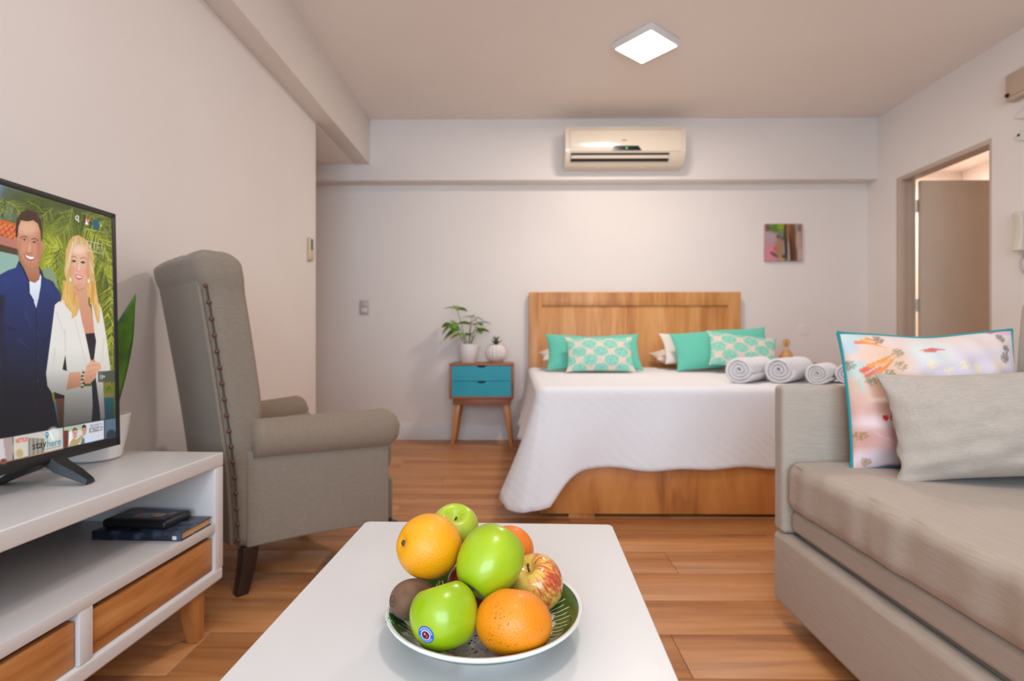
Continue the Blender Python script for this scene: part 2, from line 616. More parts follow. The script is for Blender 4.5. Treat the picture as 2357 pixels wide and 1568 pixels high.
# ------------------------------------------------------------------ small things on the walls
pc = thing('painting', 'small square abstract canvas in pink, green and brown on the bed wall', 'painting', (2.103, YB, 1.564))
obj('canvas_edge', box(-0.147, 0.147, -0.026, -0.001, -0.147, 0.147, 0.002), M('canvas_side', S(206, 170, 156), 0.8), pc)
n = 56
g = np.linspace(-0.1465, 0.1465, n)
V = [(x, -0.0265, z) for z in g for x in g]
F = [(j * n + i, j * n + i + 1, (j + 1) * n + i + 1, (j + 1) * n + i) for j in range(n - 1) for i in range(n - 1)]
po = obj('painted_face', (np.array(V), F), vcol('oil_paint', 0.6), pc, sharp=0)
uu, vv = np.meshgrid(np.linspace(0, 1, n), np.linspace(0, 1, n))
vv = 1 - vv                                         # 0 at the top
C = np.zeros((n, n, 3)) + np.array(S(176, 150, 136)[:3])


def blob(cx, cy, rx, ry, col, ang=0.0, pw=2.0):
    global C
    ca, sa = math.cos(ang), math.sin(ang)
    dx, dy = uu - cx, vv - cy
    d = np.abs((dx * ca + dy * sa) / rx) ** pw + np.abs((-dx * sa + dy * ca) / ry) ** pw
    a = np.clip(1.35 - d, 0, 1)[..., None]
    C = C * (1 - a) + a * np.array(S(*col)[:3])


for b in [(0.1, 0.55, 0.25, 0.5, (200, 150, 158)), (0.08, 0.85, 0.25, 0.25, (222, 140, 152)), (0.12, 0.35, 0.16, 0.16, (186, 160, 170)),
          (0.3, 0.12, 0.26, 0.13, (92, 136, 52)), (0.42, 0.08, 0.1, 0.1, (150, 166, 36)), (0.06, 0.1, 0.08, 0.12, (120, 96, 82)),
          (0.42, 0.3, 0.12, 0.1, (120, 138, 116)), (0.4, 0.38, 0.12, 0.06, (84, 78, 66), 0.5), (0.38, 0.65, 0.12, 0.3, (170, 136, 108)),
          (0.28, 0.68, 0.07, 0.08, (212, 106, 84)), (0.24, 0.83, 0.14, 0.05, (120, 84, 92), 0.6), (0.55, 0.3, 0.06, 0.4, (76, 62, 48)),
          (0.56, 0.75, 0.04, 0.35, (52, 56, 50)), (0.64, 0.2, 0.08, 0.3, (160, 112, 74)), (0.73, 0.3, 0.1, 0.4, (122, 84, 58)),
          (0.76, 0.75, 0.09, 0.4, (116, 66, 40), -0.1), (0.69, 0.7, 0.03, 0.45, (60, 42, 32), -0.08), (0.7, 0.9, 0.03, 0.2, (44, 48, 40)),
          (0.9, 0.5, 0.07, 0.3, (196, 160, 146), -0.1), (0.92, 0.12, 0.06, 0.1, (134, 118, 96)), (0.46, 0.95, 0.06, 0.06, (206, 158, 84)),
          (0.5, 0.88, 0.06, 0.06, (76, 76, 68)), (0.94, 0.85, 0.06, 0.2, (200, 176, 164))]:
    blob(*b)
set_print(po, C.reshape(-1, 3))

sw = thing('light_switch', 'white light switch plate low on the bed wall', 'switch', (-1.218, YB, 1.055))
obj('plate', box(-0.036, 0.036, -0.011, 0, -0.057, 0.057, 0.004, 2), M('switch_plate', S(206, 190, 188), 0.4), sw)
obj('rocker', box(-0.022, 0.022, -0.016, -0.009, 0.006, 0.042, 0.002), M('switch_rocker', S(214, 200, 198), 0.35), sw)
obj('rocker', box(-0.022, 0.022, -0.018, -0.009, -0.042, -0.006, 0.003), MT['white_plastic'], sw)

bp = obj('wall_plate', tr(lathe([(0, 0.004), (0.03, 0.004), (0.042, 0.003), (0.045, 0), (0, 0)], 32), (2.275, YB, 0.875), (PI / 2, 0, 0)), MT['wall'])
tag(bp, 'round blank cover plate painted like the bed wall', 'wall plate')

rm = thing('remote_control', 'beige remote control in a holder near the left wall end', 'remote', (XL, 3.225, 1.275))
obj('holder', box(0, 0.022, -0.028, 0.028, 0, 0.055, 0.004, 2), M('beige_plastic', S(214, 190, 150), 0.4), rm)
obj('body', box(0.003, 0.02, -0.024, 0.024, 0.006, 0.137, 0.005, 2), M('beige_plastic_light', S(222, 200, 164), 0.4), rm)
obj('screen', box(0.019, 0.021, -0.019, 0.018, 0.062, 0.128, 0.001), M('grey_lcd', S(84, 92, 84), 0.2), rm)
for k in range(3):
    obj('button', box(0.019, 0.0225, -0.015 + 0.011 * k, -0.007 + 0.011 * k, 0.03, 0.037, 0.001), MT['white_plastic'], rm)

fb = thing('fuse_box', 'beige fuse box with a dark knob high beside the door', 'box', (XR, 2.92, 2.115))
obj('case', box(-0.055, 0, -0.1, 0.085, 0, 0.15, 0.006, 2), M('beige_case', S(206, 184, 162), 0.5), fb)
obj('lid', box(-0.062, -0.053, -0.085, 0.07, 0.02, 0.135, 0.003), M('beige_lid', S(200, 176, 152), 0.45), fb)
obj('knob', tr(lathe([(0, 0.012), (0.01, 0.01), (0.012, 0), (0, 0)], 16), (-0.06, 0.062, 0.03), (0, -PI / 2, 0)), MT['dark_slot'], fb)


def fish(z, label, eye):
    t = thing('fish_ornament', label, 'ornament', (XR, 2.90, z))
    prof = []
    for i in range(25):
        a = i / 24
        prof.append((0.048 * math.sin(PI * a) ** 0.7 * (1 - 0.35 * a), -0.095 + 0.19 * a))
    b = lathe(prof, 20)
    b = tr(b, (0, 0, 0), (PI / 2, 0, 0))                 # long axis along -y / +y, head towards +y
    b = tr(b, (-0.012, 0, 0), (0, 0, 0), (0.32, -1, 1))
    obj('body', (b[0], b[1]), MT['ceramic'], t)
    obj('tail', prism([(-0.08, 0.0), (-0.13, 0.042), (-0.118, 0.0), (-0.13, -0.042)], -0.02, -0.006, 'x'), MT['ceramic'], t)
    obj('fin', prism([(-0.02, 0.035), (0.025, 0.038), (-0.03, 0.062)], -0.018, -0.008, 'x'), M('fin_grey', S(190, 180, 188), 0.4), t)
    if eye:
        obj('eye', tr(lathe([(0, 0.006), (0.007, 0.004), (0.008, 0), (0, 0)], 12), (-0.021, 0.06, 0.008), (0, -PI / 2, 0)), MT['black_plastic'], t)


fish(2.03, 'pale ceramic fish hung directly under the fuse box', False)
fish(1.91, 'pale ceramic fish with a black eye, lower of two', True)

ic = thing('intercom', 'white wall intercom handset with a coiled cord beside the door', 'intercom', (XR, 2.90, 1.26))
obj('base', box(-0.035, 0, -0.06, 0.06, 0, 0.235, 0.008, 2), MT['white_plastic'], ic)
hs = defm(rb(0.04, 0.05, 0.215, 0.012, (-0.06, 0.02, 0.12), 3, (1, 1, 10)), lambda x, y, z: (x + 0.016 * (1 - ((z - 0.12) / 0.107) ** 2), y, z))
obj('handset', hs, M('handset_cream', S(226, 216, 200), 0.35), ic)
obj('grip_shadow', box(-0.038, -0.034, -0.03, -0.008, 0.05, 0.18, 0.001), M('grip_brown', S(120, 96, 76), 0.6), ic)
cp = []
for i in range(160):
    t = i / 159
    a = 2 * PI * t
    cx, cz = 0.035 * math.sin(a), -0.055 - 0.055 * -math.cos(a)
    cp.append((-0.02 + 0.006 * math.cos(t * 120), 0.015 + cx + 0.006 * math.sin(t * 120), -0.055 + 0.052 * math.cos(a)))
obj('cord', tube(cp, 0.0022, 6), M('cord_grey', S(196, 186, 190), 0.5), ic)


# ------------------------------------------------------------------ prints: a small painter working on mesh vertices
class Painter:
    def __init__(self, X, Y, base):
        self.X, self.Y = np.asarray(X, float), np.asarray(Y, float)
        self.C = np.zeros((len(self.X), 3)) + np.array(base, float)

    def _mix(self, idx, a, col):
        a = np.asarray(a)[:, None]
        col = np.asarray(col, float)
        self.C[idx] = self.C[idx] * (1 - a) + a * col

    def blob(self, cx, cy, rx, ry, col, ang=0.0, pw=2.0, soft=0.4, op=1.0):
        R = max(rx, ry) * 1.5
        idx = np.nonzero((np.abs(self.X - cx) < R) & (np.abs(self.Y - cy) < R))[0]
        if len(idx) == 0:
            return
        ca, sa = math.cos(ang), math.sin(ang)
        dx, dy = self.X[idx] - cx, self.Y[idx] - cy
        d = np.abs((dx * ca + dy * sa) / rx) ** pw + np.abs((-dx * sa + dy * ca) / ry) ** pw
        self._mix(idx, np.clip((1 + soft / 2 - d) / soft, 0, 1) * op, col)

    def poly(self, pts, col, soft=1.2, op=1.0, col2=None, y0=0, y1=1):
        P = np.array(pts, float)
        lo, hi = P.min(0) - soft, P.max(0) + soft
        idx = np.nonzero((self.X > lo[0]) & (self.X < hi[0]) & (self.Y > lo[1]) & (self.Y < hi[1]))[0]
        if len(idx) == 0:
            return
        x, y = self.X[idx], self.Y[idx]
        inside = np.zeros(len(idx), bool)
        dist = np.full(len(idx), 1e9)
        for (ax, ay), (bx, by) in zip(P, np.roll(P, -1, 0)):
            cr = (ay > y) != (by > y)
            if abs(by - ay) > 1e-12:
                inside ^= cr & (x < (bx - ax) * (y - ay) / (by - ay) + ax)
            L2 = (bx - ax) ** 2 + (by - ay) ** 2 + 1e-12
            t = np.clip(((x - ax) * (bx - ax) + (y - ay) * (by - ay)) / L2, 0, 1)
            dist = np.minimum(dist, np.hypot(x - ax - t * (bx - ax), y - ay - t * (by - ay)))
        sd = np.where(inside, dist, -dist)
        a = np.clip(0.5 + sd / soft, 0, 1) * op
        c = np.array(col, float)
        if col2 is not None:
            k = np.clip((y - y0) / (y1 - y0), 0, 1)[:, None]
            c = c * (1 - k) + np.array(col2, float) * k
        self._mix(idx, a, c)

    def stroke(self, p, q, w0, w1, col, op=1.0, soft=0.8):
        (ax, ay), (bx, by) = p, q
        W = max(w0, w1) + soft
        idx = np.nonzero((self.X > min(ax, bx) - W) & (self.X < max(ax, bx) + W) & (self.Y > min(ay, by) - W) & (self.Y < max(ay, by) + W))[0]
        if len(idx) == 0:
            return
        x, y = self.X[idx], self.Y[idx]
        L2 = (bx - ax) ** 2 + (by - ay) ** 2 + 1e-12
        t = np.clip(((x - ax) * (bx - ax) + (y - ay) * (by - ay)) / L2, 0, 1)
        d = np.hypot(x - ax - t * (bx - ax), y - ay - t * (by - ay))
        w = w0 + (w1 - w0) * t
        self._mix(idx, np.clip(0.5 + (w - d) / soft, 0, 1) * op, col)

    def line(self, pts, w, col, op=1.0, soft=0.8):
        for a, b in zip(pts[:-1], pts[1:]):
            self.stroke(a, b, w, w, col, op, soft)

    def linear(self):
        c = np.clip(self.C, 0, 255) / 255.0
        return np.where(c <= 0.04045, c / 12.92, ((c + 0.055) / 1.055) ** 2.4)


# ------------------------------------------------------------------ pillows
def pillow(w, h, T, n=28, pinch=0.05, ear=0.008, dent=0.0, wr=0.004, seed=0, pw=2.4, ex=0.55):
    """stuffed cushion standing in the xz plane, front towards -y; returns mesh data and (u, v, front) for each vertex"""
    nu, nv = n, max(8, int(n * h / w))
    V, F, UV = [], [], []
    fr, bk = {}, {}
    for side in (0, 1):
        for j in range(nv + 1):
            for i in range(nu + 1):
                u = math.sin(PI / 2 * (-1 + 2 * i / nu))
                v = math.sin(PI / 2 * (-1 + 2 * j / nv))
                edge = i in (0, nu) or j in (0, nv)
                if side == 1 and edge:
                    bk[i, j] = fr[i, j]
                    continue
                t = T / 2 * (max(0, 1 - abs(u) ** pw) * max(0, 1 - abs(v) ** pw)) ** ex
                x = w / 2 * u * (1 - pinch * (1 - v * v) * abs(u) ** 2)
                z = h / 2 * v * (1 - pinch * (1 - u * u) * abs(v) ** 2)
                e = (abs(u) * abs(v)) ** 6 * ear
                x += math.copysign(e, u)
                z += math.copysign(e, v)
                if v > 0 and dent:
                    z -= dent * math.exp(-(u / 0.45) ** 2) * v ** 2
                k = (1 - abs(u) ** 6) * (1 - abs(v) ** 6)
                r = wr * k * (hnoise(u * 2.2 + seed, v * 2.2, side * 3.0, 2.2) + 0.6 * math.sin(9 * v + 4 * u + seed) * abs(u) ** 3)
                y = (-(t + r) if side == 0 else (t + r * 0.6))
                (fr if side == 0 else bk)[i, j] = len(V)
                V.append((x, y, z))
                UV.append((u, v, side == 0))
    for d, fl_ in ((fr, False), (bk, True)):
        for j in range(nv):
            for i in range(nu):
                q = (d[i, j], d[i + 1, j], d[i + 1, j + 1], d[i, j + 1])
                F.append(q[::-1] if fl_ else q)
    rim = [fr[i, 0] for i in range(nu)] + [fr[nu, j] for j in range(nv)] + [fr[i, nv] for i in range(nu, 0, -1)] + [fr[0, j] for j in range(nv, 0, -1)]
    return (np.array(V), F), UV, [V[i] for i in rim]


# ------------------------------------------------------------------ bed
BX0, BX1, BYF, BYH = 0.10, 1.742, 2.385, 4.19
bed = thing('bed', 'double bed with a honey wood headboard and box base', 'bed', (0, 0, 0))
HX0, HX1, HZ = 0.094, 1.748, 1.169
obj('headboard_panel', box(HX0 + 0.09, HX1 - 0.09, 4.205, 4.235, 0.0, HZ - 0.09, 0.002), MT['honey_wood_v'], bed)
for a in (HX0, HX1 - 0.1):
    obj('headboard_stile', box(a, a + 0.1, 4.19, 4.243, 0.0, HZ, 0.003), MT['honey_wood_v'], bed)
obj('headboard_rail', box(HX0 + 0.1, HX1 - 0.1, 4.19, 4.243, HZ - 0.105, HZ, 0.003), MT['honey_wood_v'], bed)
MT['bed_base_wood'] = wood('knotty_base_wood', S(222, 150, 80), S(204, 128, 62), S(140, 76, 38), (7.5, 7.5, 1.6), 0.42, 1.6)
obj('base_front', box(BX0, BX1, BYF, BYF + 0.025, 0.016, 0.30, 0.003), MT['bed_base_wood'], bed)
for a in (BX0, BX1 - 0.025):
    obj('base_side', box(a, a + 0.025, BYF + 0.026, BYH, 0.016, 0.30, 0.003), MT['bed_base_wood'], bed)
obj('plinth', box(BX0 + 0.04, BX1 - 0.04, BYF + 0.04, BYH - 0.05, 0.0, 0.05), MT['dark_slot'], bed)
obj('glide', box(BX0 + 0.13, BX0 + 0.245, BYF + 0.003, BYF + 0.03, 0.0, 0.0155), MT['honey_wood_h'], bed)
obj('mattress', box(BX0 + 0.015, BX1 - 0.015, BYF + 0.01, BYH - 0.005, 0.06, 0.562, 0.05, 4), MT['white_cotton'], bed)

# bedspread: top, rounded edge, skirt with a low hanging corner at the foot
ZT = 0.578
xl, xr, yf, yh = BX0 - 0.012, BX1 + 0.012, BYF - 0.012, 4.12
per = []                                            # (base x, base y, nx, ny)
RC = 0.05
for i in range(60):
    t = i / 59
    per.append((xl, yh + (yf + RC - yh) * t, -1.0, 0.0))
for i in range(1, 14):
    a = PI + (PI / 2) * i / 14
    per.append((xl + RC + RC * math.cos(a), yf + RC + RC * math.sin(a), math.cos(a), math.sin(a)))
for i in range(70):
    t = i / 69
    per.append((xl + RC + (xr - xl - 2 * RC) * t, yf, 0.0, -1.0))
for i in range(1, 14):
    a = 1.5 * PI + (PI / 2) * i / 14
    per.append((xr - RC + RC * math.cos(a), yf + RC + RC * math.sin(a), math.cos(a), math.sin(a)))
for i in range(60):
    t = i / 59
    per.append((xr, yf + RC + (yh - yf - RC) * t, 1.0, 0.0))
sl = [0.0]
for p, q in zip(per[:-1], per[1:]):
    sl.append(sl[-1] + math.hypot(q[0] - p[0], q[1] - p[1]))
s_c1 = sl[60 + 6]
s_c2 = sl[60 + 13 + 70 + 6]
NR = 26
V, F = [], []
RE = 0.035
for k, (bx, by, nx, ny) in enumerate(per):
    s = sl[k]
    c1 = math.exp(-((s - s_c1) / 0.11) ** 2)
    c2 = math.exp(-((s - s_c2) / 0.17) ** 2)
    cc = max(c1, c2)
    front = ny < -0.5
    Lk = (0.338 if not front else 0.352) + 0.165 * cc + 0.006 * math.sin(s * 9.0) + 0.004 * math.sin(s * 23 + 1)
    fl_k = 0.02 + 0.115 * math.exp(-((s - s_c1 + 0.02) / 0.105) ** 2) + 0.12 * c2 + 0.006 * math.sin(s * 11 + 0.6)
    if nx < -0.5:
        fl_k += 0.035 + 0.02 * math.sin(s * 13)
    for j in range(NR):
        if j < 7:
            a = PI / 2 * j / 6
            off = -RE + RE * math.sin(a)
            z = ZT - RE + RE * math.cos(a)
            ox = 0
        else:
            t = (j - 6) / (NR - 7)
            off = fl_k * t ** 1.25 + 0.008 * t * math.sin(s * 17 + 2 * t) + 0.012 * math.exp(-((s - s_c1 - 0.13) / 0.05) ** 2) * t
            z = ZT - RE - (Lk - RE) * t
        V.append((bx + nx * off, by + ny * off, z))
for k in range(len(per) - 1):
    for j in range(NR - 1):
        F.append((k * NR + j, (k + 1) * NR + j, (k + 1) * NR + j + 1, k * NR + j + 1))
# top: rows between the two long sides, with gentle rise
NI = len(per)
inner = [k * NR for k in range(NI)]
F.append(tuple(inner))
qm, qnt, qp, qN, qL = new_mat('white_quilted_cotton')
qp.inputs['Roughness'].default_value = 0.85
qp.inputs['Specular IOR Level'].default_value = 0.2
qp.inputs['Sheen Weight'].default_value = 0.2
qp.inputs['Base Color'].default_value = S(240, 236, 236)
wt = qN.new('ShaderNodeTexWave')
wt.wave_type = 'BANDS'
wt.bands_direction = 'DIAGONAL'
wt.inputs['Scale'].default_value = 11.0
wt.inputs['Distortion'].default_value = 9.0
wt.inputs['Detail'].default_value = 1.0
wt.inputs['Detail Scale'].default_value = 0.35
qL.new(coord(qnt, (1, 0.4, 1)), wt.inputs['Vector'])
fn_ = noise(qnt, coord(qnt), 300, 3)
ad = qN.new('ShaderNodeMath')
ad.operation = 'MULTIPLY_ADD'
ad.inputs[1].default_value = 0.6
qL.new(fn_, ad.inputs[0])
qL.new(wt.outputs['Fac'], ad.inputs[2])
bump(qnt, qp, ad.outputs[0], 0.30, 0.003)
MT['quilt'] = qm
bs = obj('bedspread', (np.array(V), F), qm, sharp=60)
sm = bs.modifiers.new('cloth thickness', 'SOLIDIFY')
sm.thickness = 0.006
sm.offset = 1.0
tag(bs, 'white quilted bedspread hanging low at the foot corner of the bed', 'bedspread')


# pillows on the bed
def bed_pillow(name, w, h, T, x, y, zb, lean, yaw, mat, label, cat='pillow', group=None, n=26, pk=None, **kw):
    vf, UV, rim = pillow(w, h, T, n, **kw)
    zmin = vf[0][:, 2].min()
    o = obj(name, (vf[0] - np.array([0, 0, zmin]), vf[1]), mat, sharp=0)
    o.location = (x, y, zb)
    o.rotation_euler = (math.radians(-lean), 0, math.radians(yaw))
    tag(o, label, cat, group)
    return o, UV, vf, rim


bed_pillow('bed_pillow', 0.64, 0.40, 0.15, 0.50, 3.69, ZT + 0.078, 84, 2, MT['white_cotton'], 'cream white pillow lying flat behind the wider turquoise cushion', dent=0.0)
bed_pillow('bed_pillow', 0.66, 0.34, 0.14, 1.335, 3.80, ZT + 0.074, 84, -3, MT['white_cotton'], 'cream white pillow lying flat under the tilted turquoise cushion', seed=2)
bed_pillow('bed_pillow', 0.62, 0.25, 0.09, 1.325, 3.66, ZT + 0.05, 36, 2, MT['white_cotton'], 'white pillow propped upright behind the tilted turquoise cushion', seed=5)
o, *_ = bed_pillow('cushion', 0.62, 0.275, 0.12, 0.505, 3.47, ZT + 0.015, 33, 0, MT['turq'], 'turquoise cushion with a sagging top edge behind a square print cushion', 'cushion', 'turquoise bed cushions', seed=1, dent=0.02, wr=0.008)
o, *_ = bed_pillow('cushion', 0.62, 0.285, 0.12, 1.352, 3.46, ZT + 0.030, 33, -4, MT['turq'], 'turquoise cushion tilted over a white pillow, next to the rolled towels', 'cushion', 'turquoise bed cushions', seed=4, dent=-0.01, wr=0.008)
o.rotation_euler.y = math.radians(-4)


def ogee(o, UV, vf, ox=0.0):
    v = vf[0]
    X, Z = v[:, 0] + ox, v[:, 2]
    a, b = 0.134, 0.112
    best = np.full(len(X), 9.0)
    for k in range(2):
        cx = (np.round(X / a - 0.5 * k) + 0.5 * k) * a
        cz = (np.round(Z / b - 0.5 * k) + 0.5 * k) * b
        d = ((X - cx) / (a * 0.345)) ** 2 + ((Z - cz) / (b * 0.315)) ** 2
        best = np.minimum(best, d)
    n1 = np.array([hnoise(x, z, 0, 60) for x, z in zip(X, Z)])
    tq = np.array([146, 208, 188]) + n1[:, None] * 14
    pk = np.array([228, 208, 192]) + n1[:, None] * 5
    ring = np.clip((best - 0.90) / 0.18, 0, 1) * np.clip((2.35 - best) / 0.3, 0, 1)
    c = tq * (1 - ring[:, None]) + pk * ring[:, None]
    c = np.clip(c, 0, 255) / 255.0
    set_print(o, np.where(c <= 0.04045, c / 12.92, ((c + 0.055) / 1.055) ** 2.4))


MT['ogee'] = vcol('ogee_print_cotton', 0.9, bmp=0.4, bscale=700, spec=0.15)
o, UV, vf, _ = bed_pillow('cushion', 0.425, 0.238, 0.09, 0.525, 3.35, ZT + 0.012, 28, 0, MT['ogee'], 'small cushion with turquoise and cream ogee print on the bed, standing level', 'cushion', 'ogee print cushions', n=110, seed=3, wr=0.003)
ogee(o, UV, vf)
o, UV, vf, _ = bed_pillow('cushion', 0.425, 0.238, 0.09, 1.41, 3.325, ZT + 0.034, 30, -3, MT['ogee'], 'small ogee print cushion beside the rolled towels, leaning sideways', 'cushion', 'ogee print cushions', n=110, seed=6, wr=0.003)
o.rotation_euler.y = math.radians(7)
ogee(o, UV, vf, 0.03)


# rolled towels
def towel(x, y, r, L, ang, label, seed, sq=0.94):
    turns, th = 3.6, r / 4.3
    N = 150
    prof_o, prof_i = [], []
    for i in range(N + 1):
        t = i / N
        a = t * turns * 2 * PI + seed
        rr = th * 0.62 + (r - th * 0.62) * t + 0.0012 * math.sin(a * 3 + seed)
        prof_o.append((rr * math.cos(a), rr * math.sin(a) * sq))
        ri = rr - th * 0.90
        if rr < th:
            ri = rr * 0.25
        prof_i.append((ri * math.cos(a), ri * math.sin(a) * sq))
    V, F = [], []
    rings = [(-L / 2, 0.35), (-L / 2 - 0.006, 0.0), (-L / 2, -0.35)]
    secs = 12
    ys = []
    for j in range(secs + 1):
        ys.append(-L / 2 + L * j / secs)
    M1 = N + 1
    cols = []
    for j, yy in enumerate(ys):
        sh = 1.0 - (0.02 if j in (0, secs) else 0.0)
        bul = 1 + 0.015 * math.sin(j * 1.3 + seed)
        o_ = len(V)
        for (px_, pz) in prof_o:
            V.append((px_ * sh * bul, yy, pz * sh * bul))
        i_ = len(V)
        for (px_, pz) in prof_i:
            V.append((px_, yy, pz))
        cols.append((o_, i_))
    # bulged end lips
    for e, (o_, i_) in ((-1, cols[0]), (1, cols[-1])):
        m_ = len(V)
        for (a, b) in zip(prof_o, prof_i):
            V.append(((a[0] + b[0]) / 2, e * (L / 2 + th * 0.32), (a[1] + b[1]) / 2))
        for k in range(N):
            q1 = (o_ + k, o_ + k + 1, m_ + k + 1, m_ + k)
            q2 = (m_ + k, m_ + k + 1, i_ + k + 1, i_ + k)
            F += [q1, q2] if e < 0 else [q1[::-1], q2[::-1]]
    for (o0, i0), (o1, i1) in zip(cols[:-1], cols[1:]):
        for k in range(N):
            F.append((o0 + k, o1 + k, o1 + k + 1, o0 + k + 1))
            F.append((i0 + k + 1, i1 + k + 1, i1 + k, i0 + k))
        F.append((o0 + N, o1 + N, i1 + N, i0 + N))
        F.append((i0, i1, o1, o0))
    V = np.array(V)
    V[:, 2] = np.maximum(V[:, 2], -r * sq * 0.93)
    o = obj('rolled_towel', (V, F), MT['towel'], sharp=70)
    o.location = (x, y, ZT + 0.0065 + r * sq * 0.93)
    o.rotation_euler = (0, 0, math.radians(-ang))
    return tag(o, label, 'towel', 'rolled white towels on the bed')


towel(1.190, 2.72, 0.073, 0.40, 40, 'fat white rolled towel at the end of the row, by the print cushion', 2.2)
towel(1.389, 2.72, 0.073, 0.42, 42, 'fat white rolled towel with its side showing, second in the row', 2.6)
towel(1.490, 2.615, 0.057, 0.28, 40, 'thin white rolled towel lying beside the fat rolled towels', 2.0)
towel(1.643, 2.64, 0.057, 0.28, 40, 'thin white rolled towel beside the floral cushion, last in the row', 2.9)


# ------------------------------------------------------------------ nightstands
def nightstand(x, y, label):
    t = thing('nightstand', label, 'nightstand', (x, y, 0), (0, 0, 0), 'nightstands beside the bed')
    W, D, z0, z1, th = 0.474, 0.32, 0.362, 0.622, 0.017
    obj('top', box(-W / 2, W / 2, -D / 2, D / 2, z1 - th, z1, 0.003), MT['walnut'], t)
    obj('bottom', box(-W / 2, W / 2, -D / 2, D / 2, z0, z0 + th, 0.003), MT['walnut'], t)
    for s in (-1, 1):
        obj('side_panel', box(min(s * W / 2, s * (W / 2 - th)), max(s * W / 2, s * (W / 2 - th)), -D / 2, D / 2, z0 + th, z1 - th, 0.002), MT['walnut'], t)
    obj('back_panel', box(-W / 2 + th, W / 2 - th, D / 2 - 0.008, D / 2, z0 + th, z1 - th), MT['walnut'], t)
    obj('drawer_box', box(-W / 2 + th + 0.004, W / 2 - th - 0.004, -D / 2 + 0.03, D / 2 - 0.012, z0 + th + 0.004, z1 - th - 0.01), MT['dark_slot'], t)
    hw = W / 2 - th - 0.0015
    zz = (z0 + th + 0.001, (z0 + z1) / 2 + 0.001, z1 - th - 0.001)
    for a, b in ((zz[0], zz[1] - 0.003), (zz[1], zz[2])):
        poly = [(-hw, a), (hw, a), (hw, b)]
        for i in range(9):
            an = PI * i / 8
            poly.append((0.033 * math.cos(an), b - 0.0145 * math.sin(an) ** 0.8))
        poly.append((-hw, b))
        dpf = prism(poly, -D / 2 + 0.004, -D / 2 + 0.02, 'y')
        dd = obj('drawer', dpf, MT['teal'], t, smooth=False)
        obj('finger_notch', box(-0.033, 0.033, -D / 2 + 0.0205, -D / 2 + 0.024, b - 0.02, b), MT['dark_slot'], dd)
    obj('apron', box(-W / 2 + 0.025, W / 2 - 0.025, -D / 2 + 0.015, D / 2 - 0.015, z0 - 0.045, z0, 0.003), MT['walnut'], t)
    for sx in (-1, 1):
        for sy in (-1, 1):
            pts, rr = [], []
            lg = rb(0.046, 0.04, 0.32, 0.004, (0, 0, 0.16), 1, (1, 1, 3))

            def f(px_, py_, pz_, sx=sx, sy=sy):
                k = pz_ / 0.32
                s_ = 0.5 + 0.5 * k
                return (px_ * s_ + sx * (W / 2 - 0.058 + 0.04 * (1 - k)), py_ * s_ + sy * (D / 2 - 0.045 + 0.018 * (1 - k)), pz_)
            obj('leg', defm(lg, f), MT['leg_wood'], t)
    return t


nightstand(-0.262, 4.075, 'teal two drawer wooden nightstand carrying two potted plants')
nightstand(2.03, 4.075, 'teal two drawer wooden nightstand behind the towels, carrying a bulb lamp')


# ------------------------------------------------------------------ plants
def leaf_mesh(L, W, bend=0.3, fold=0.25, ns=8, tip=1.0, th=0.0):
    """leaf growing along +y, bending down, with a folded midrib"""
    V, F = [], []
    for i in range(ns + 1):
        t = i / ns
        wd = W / 2 * math.sin(PI * min(1, t ** 0.85)) ** 0.75 * (1 - 0.15 * t) if 0 < i < ns else 0.0006
        a = bend * t
        y = L * t * math.cos(a * 0.5)
        z = -L * t * math.sin(a * 0.5)
        for s in (-1, -0.5, 0, 0.5, 1):
            V.append((s * wd, y, z + abs(s) * wd * fold))
    for i in range(ns):
        for k in range(4):
            F.append((i * 5 + k, i * 5 + k + 1, (i + 1) * 5 + k + 1, (i + 1) * 5 + k))
    return np.array(V), F


def leaf_mat(name, a, b):
    m, nt, p, N, L = new_mat(name)
    f = noise(nt, coord(nt, (1, 1, 1), rand=True), 14, 3)
    L.new(ramp(nt, f, [(0.3, a), (0.7, b)]), p.inputs['Base Color'])
    p.inputs['Roughness'].default_value = 0.38
    p.inputs['Subsurface Weight'].default_value = 0.0
    return m


MT['leaf'] = leaf_mat('green_leaf', S(134, 176, 56), S(98, 146, 46))
MT['leaf_dark'] = leaf_mat('dark_green_leaf', S(96, 140, 52), S(70, 112, 44))
NZ = 0.622
pt = thing('potted_plant', 'leafy green plant in a smooth white pot on the nightstand', 'plant', (-0.372, 4.07, NZ))
obj('pot', lathe([(0, 0), (0.056, 0), (0.060, 0.004), (0.078, 0.138), (0.076, 0.142), (0.071, 0.138), (0.066, 0.11), (0, 0.11)], 40), MT['matte_ceramic'], pt)
obj('soil', lathe([(0, 0.122), (0.05, 0.121), (0.0685, 0.118), (0.066, 0.1), (0, 0.1)], 28), MT['soil'], pt)
lm = mesh('leaf', leaf_mesh(0.135, 0.095, 0.7, 0.2), MT['leaf'])
ld = mesh('leaf', leaf_mesh(0.14, 0.098, 0.7, 0.2), MT['leaf_dark'])
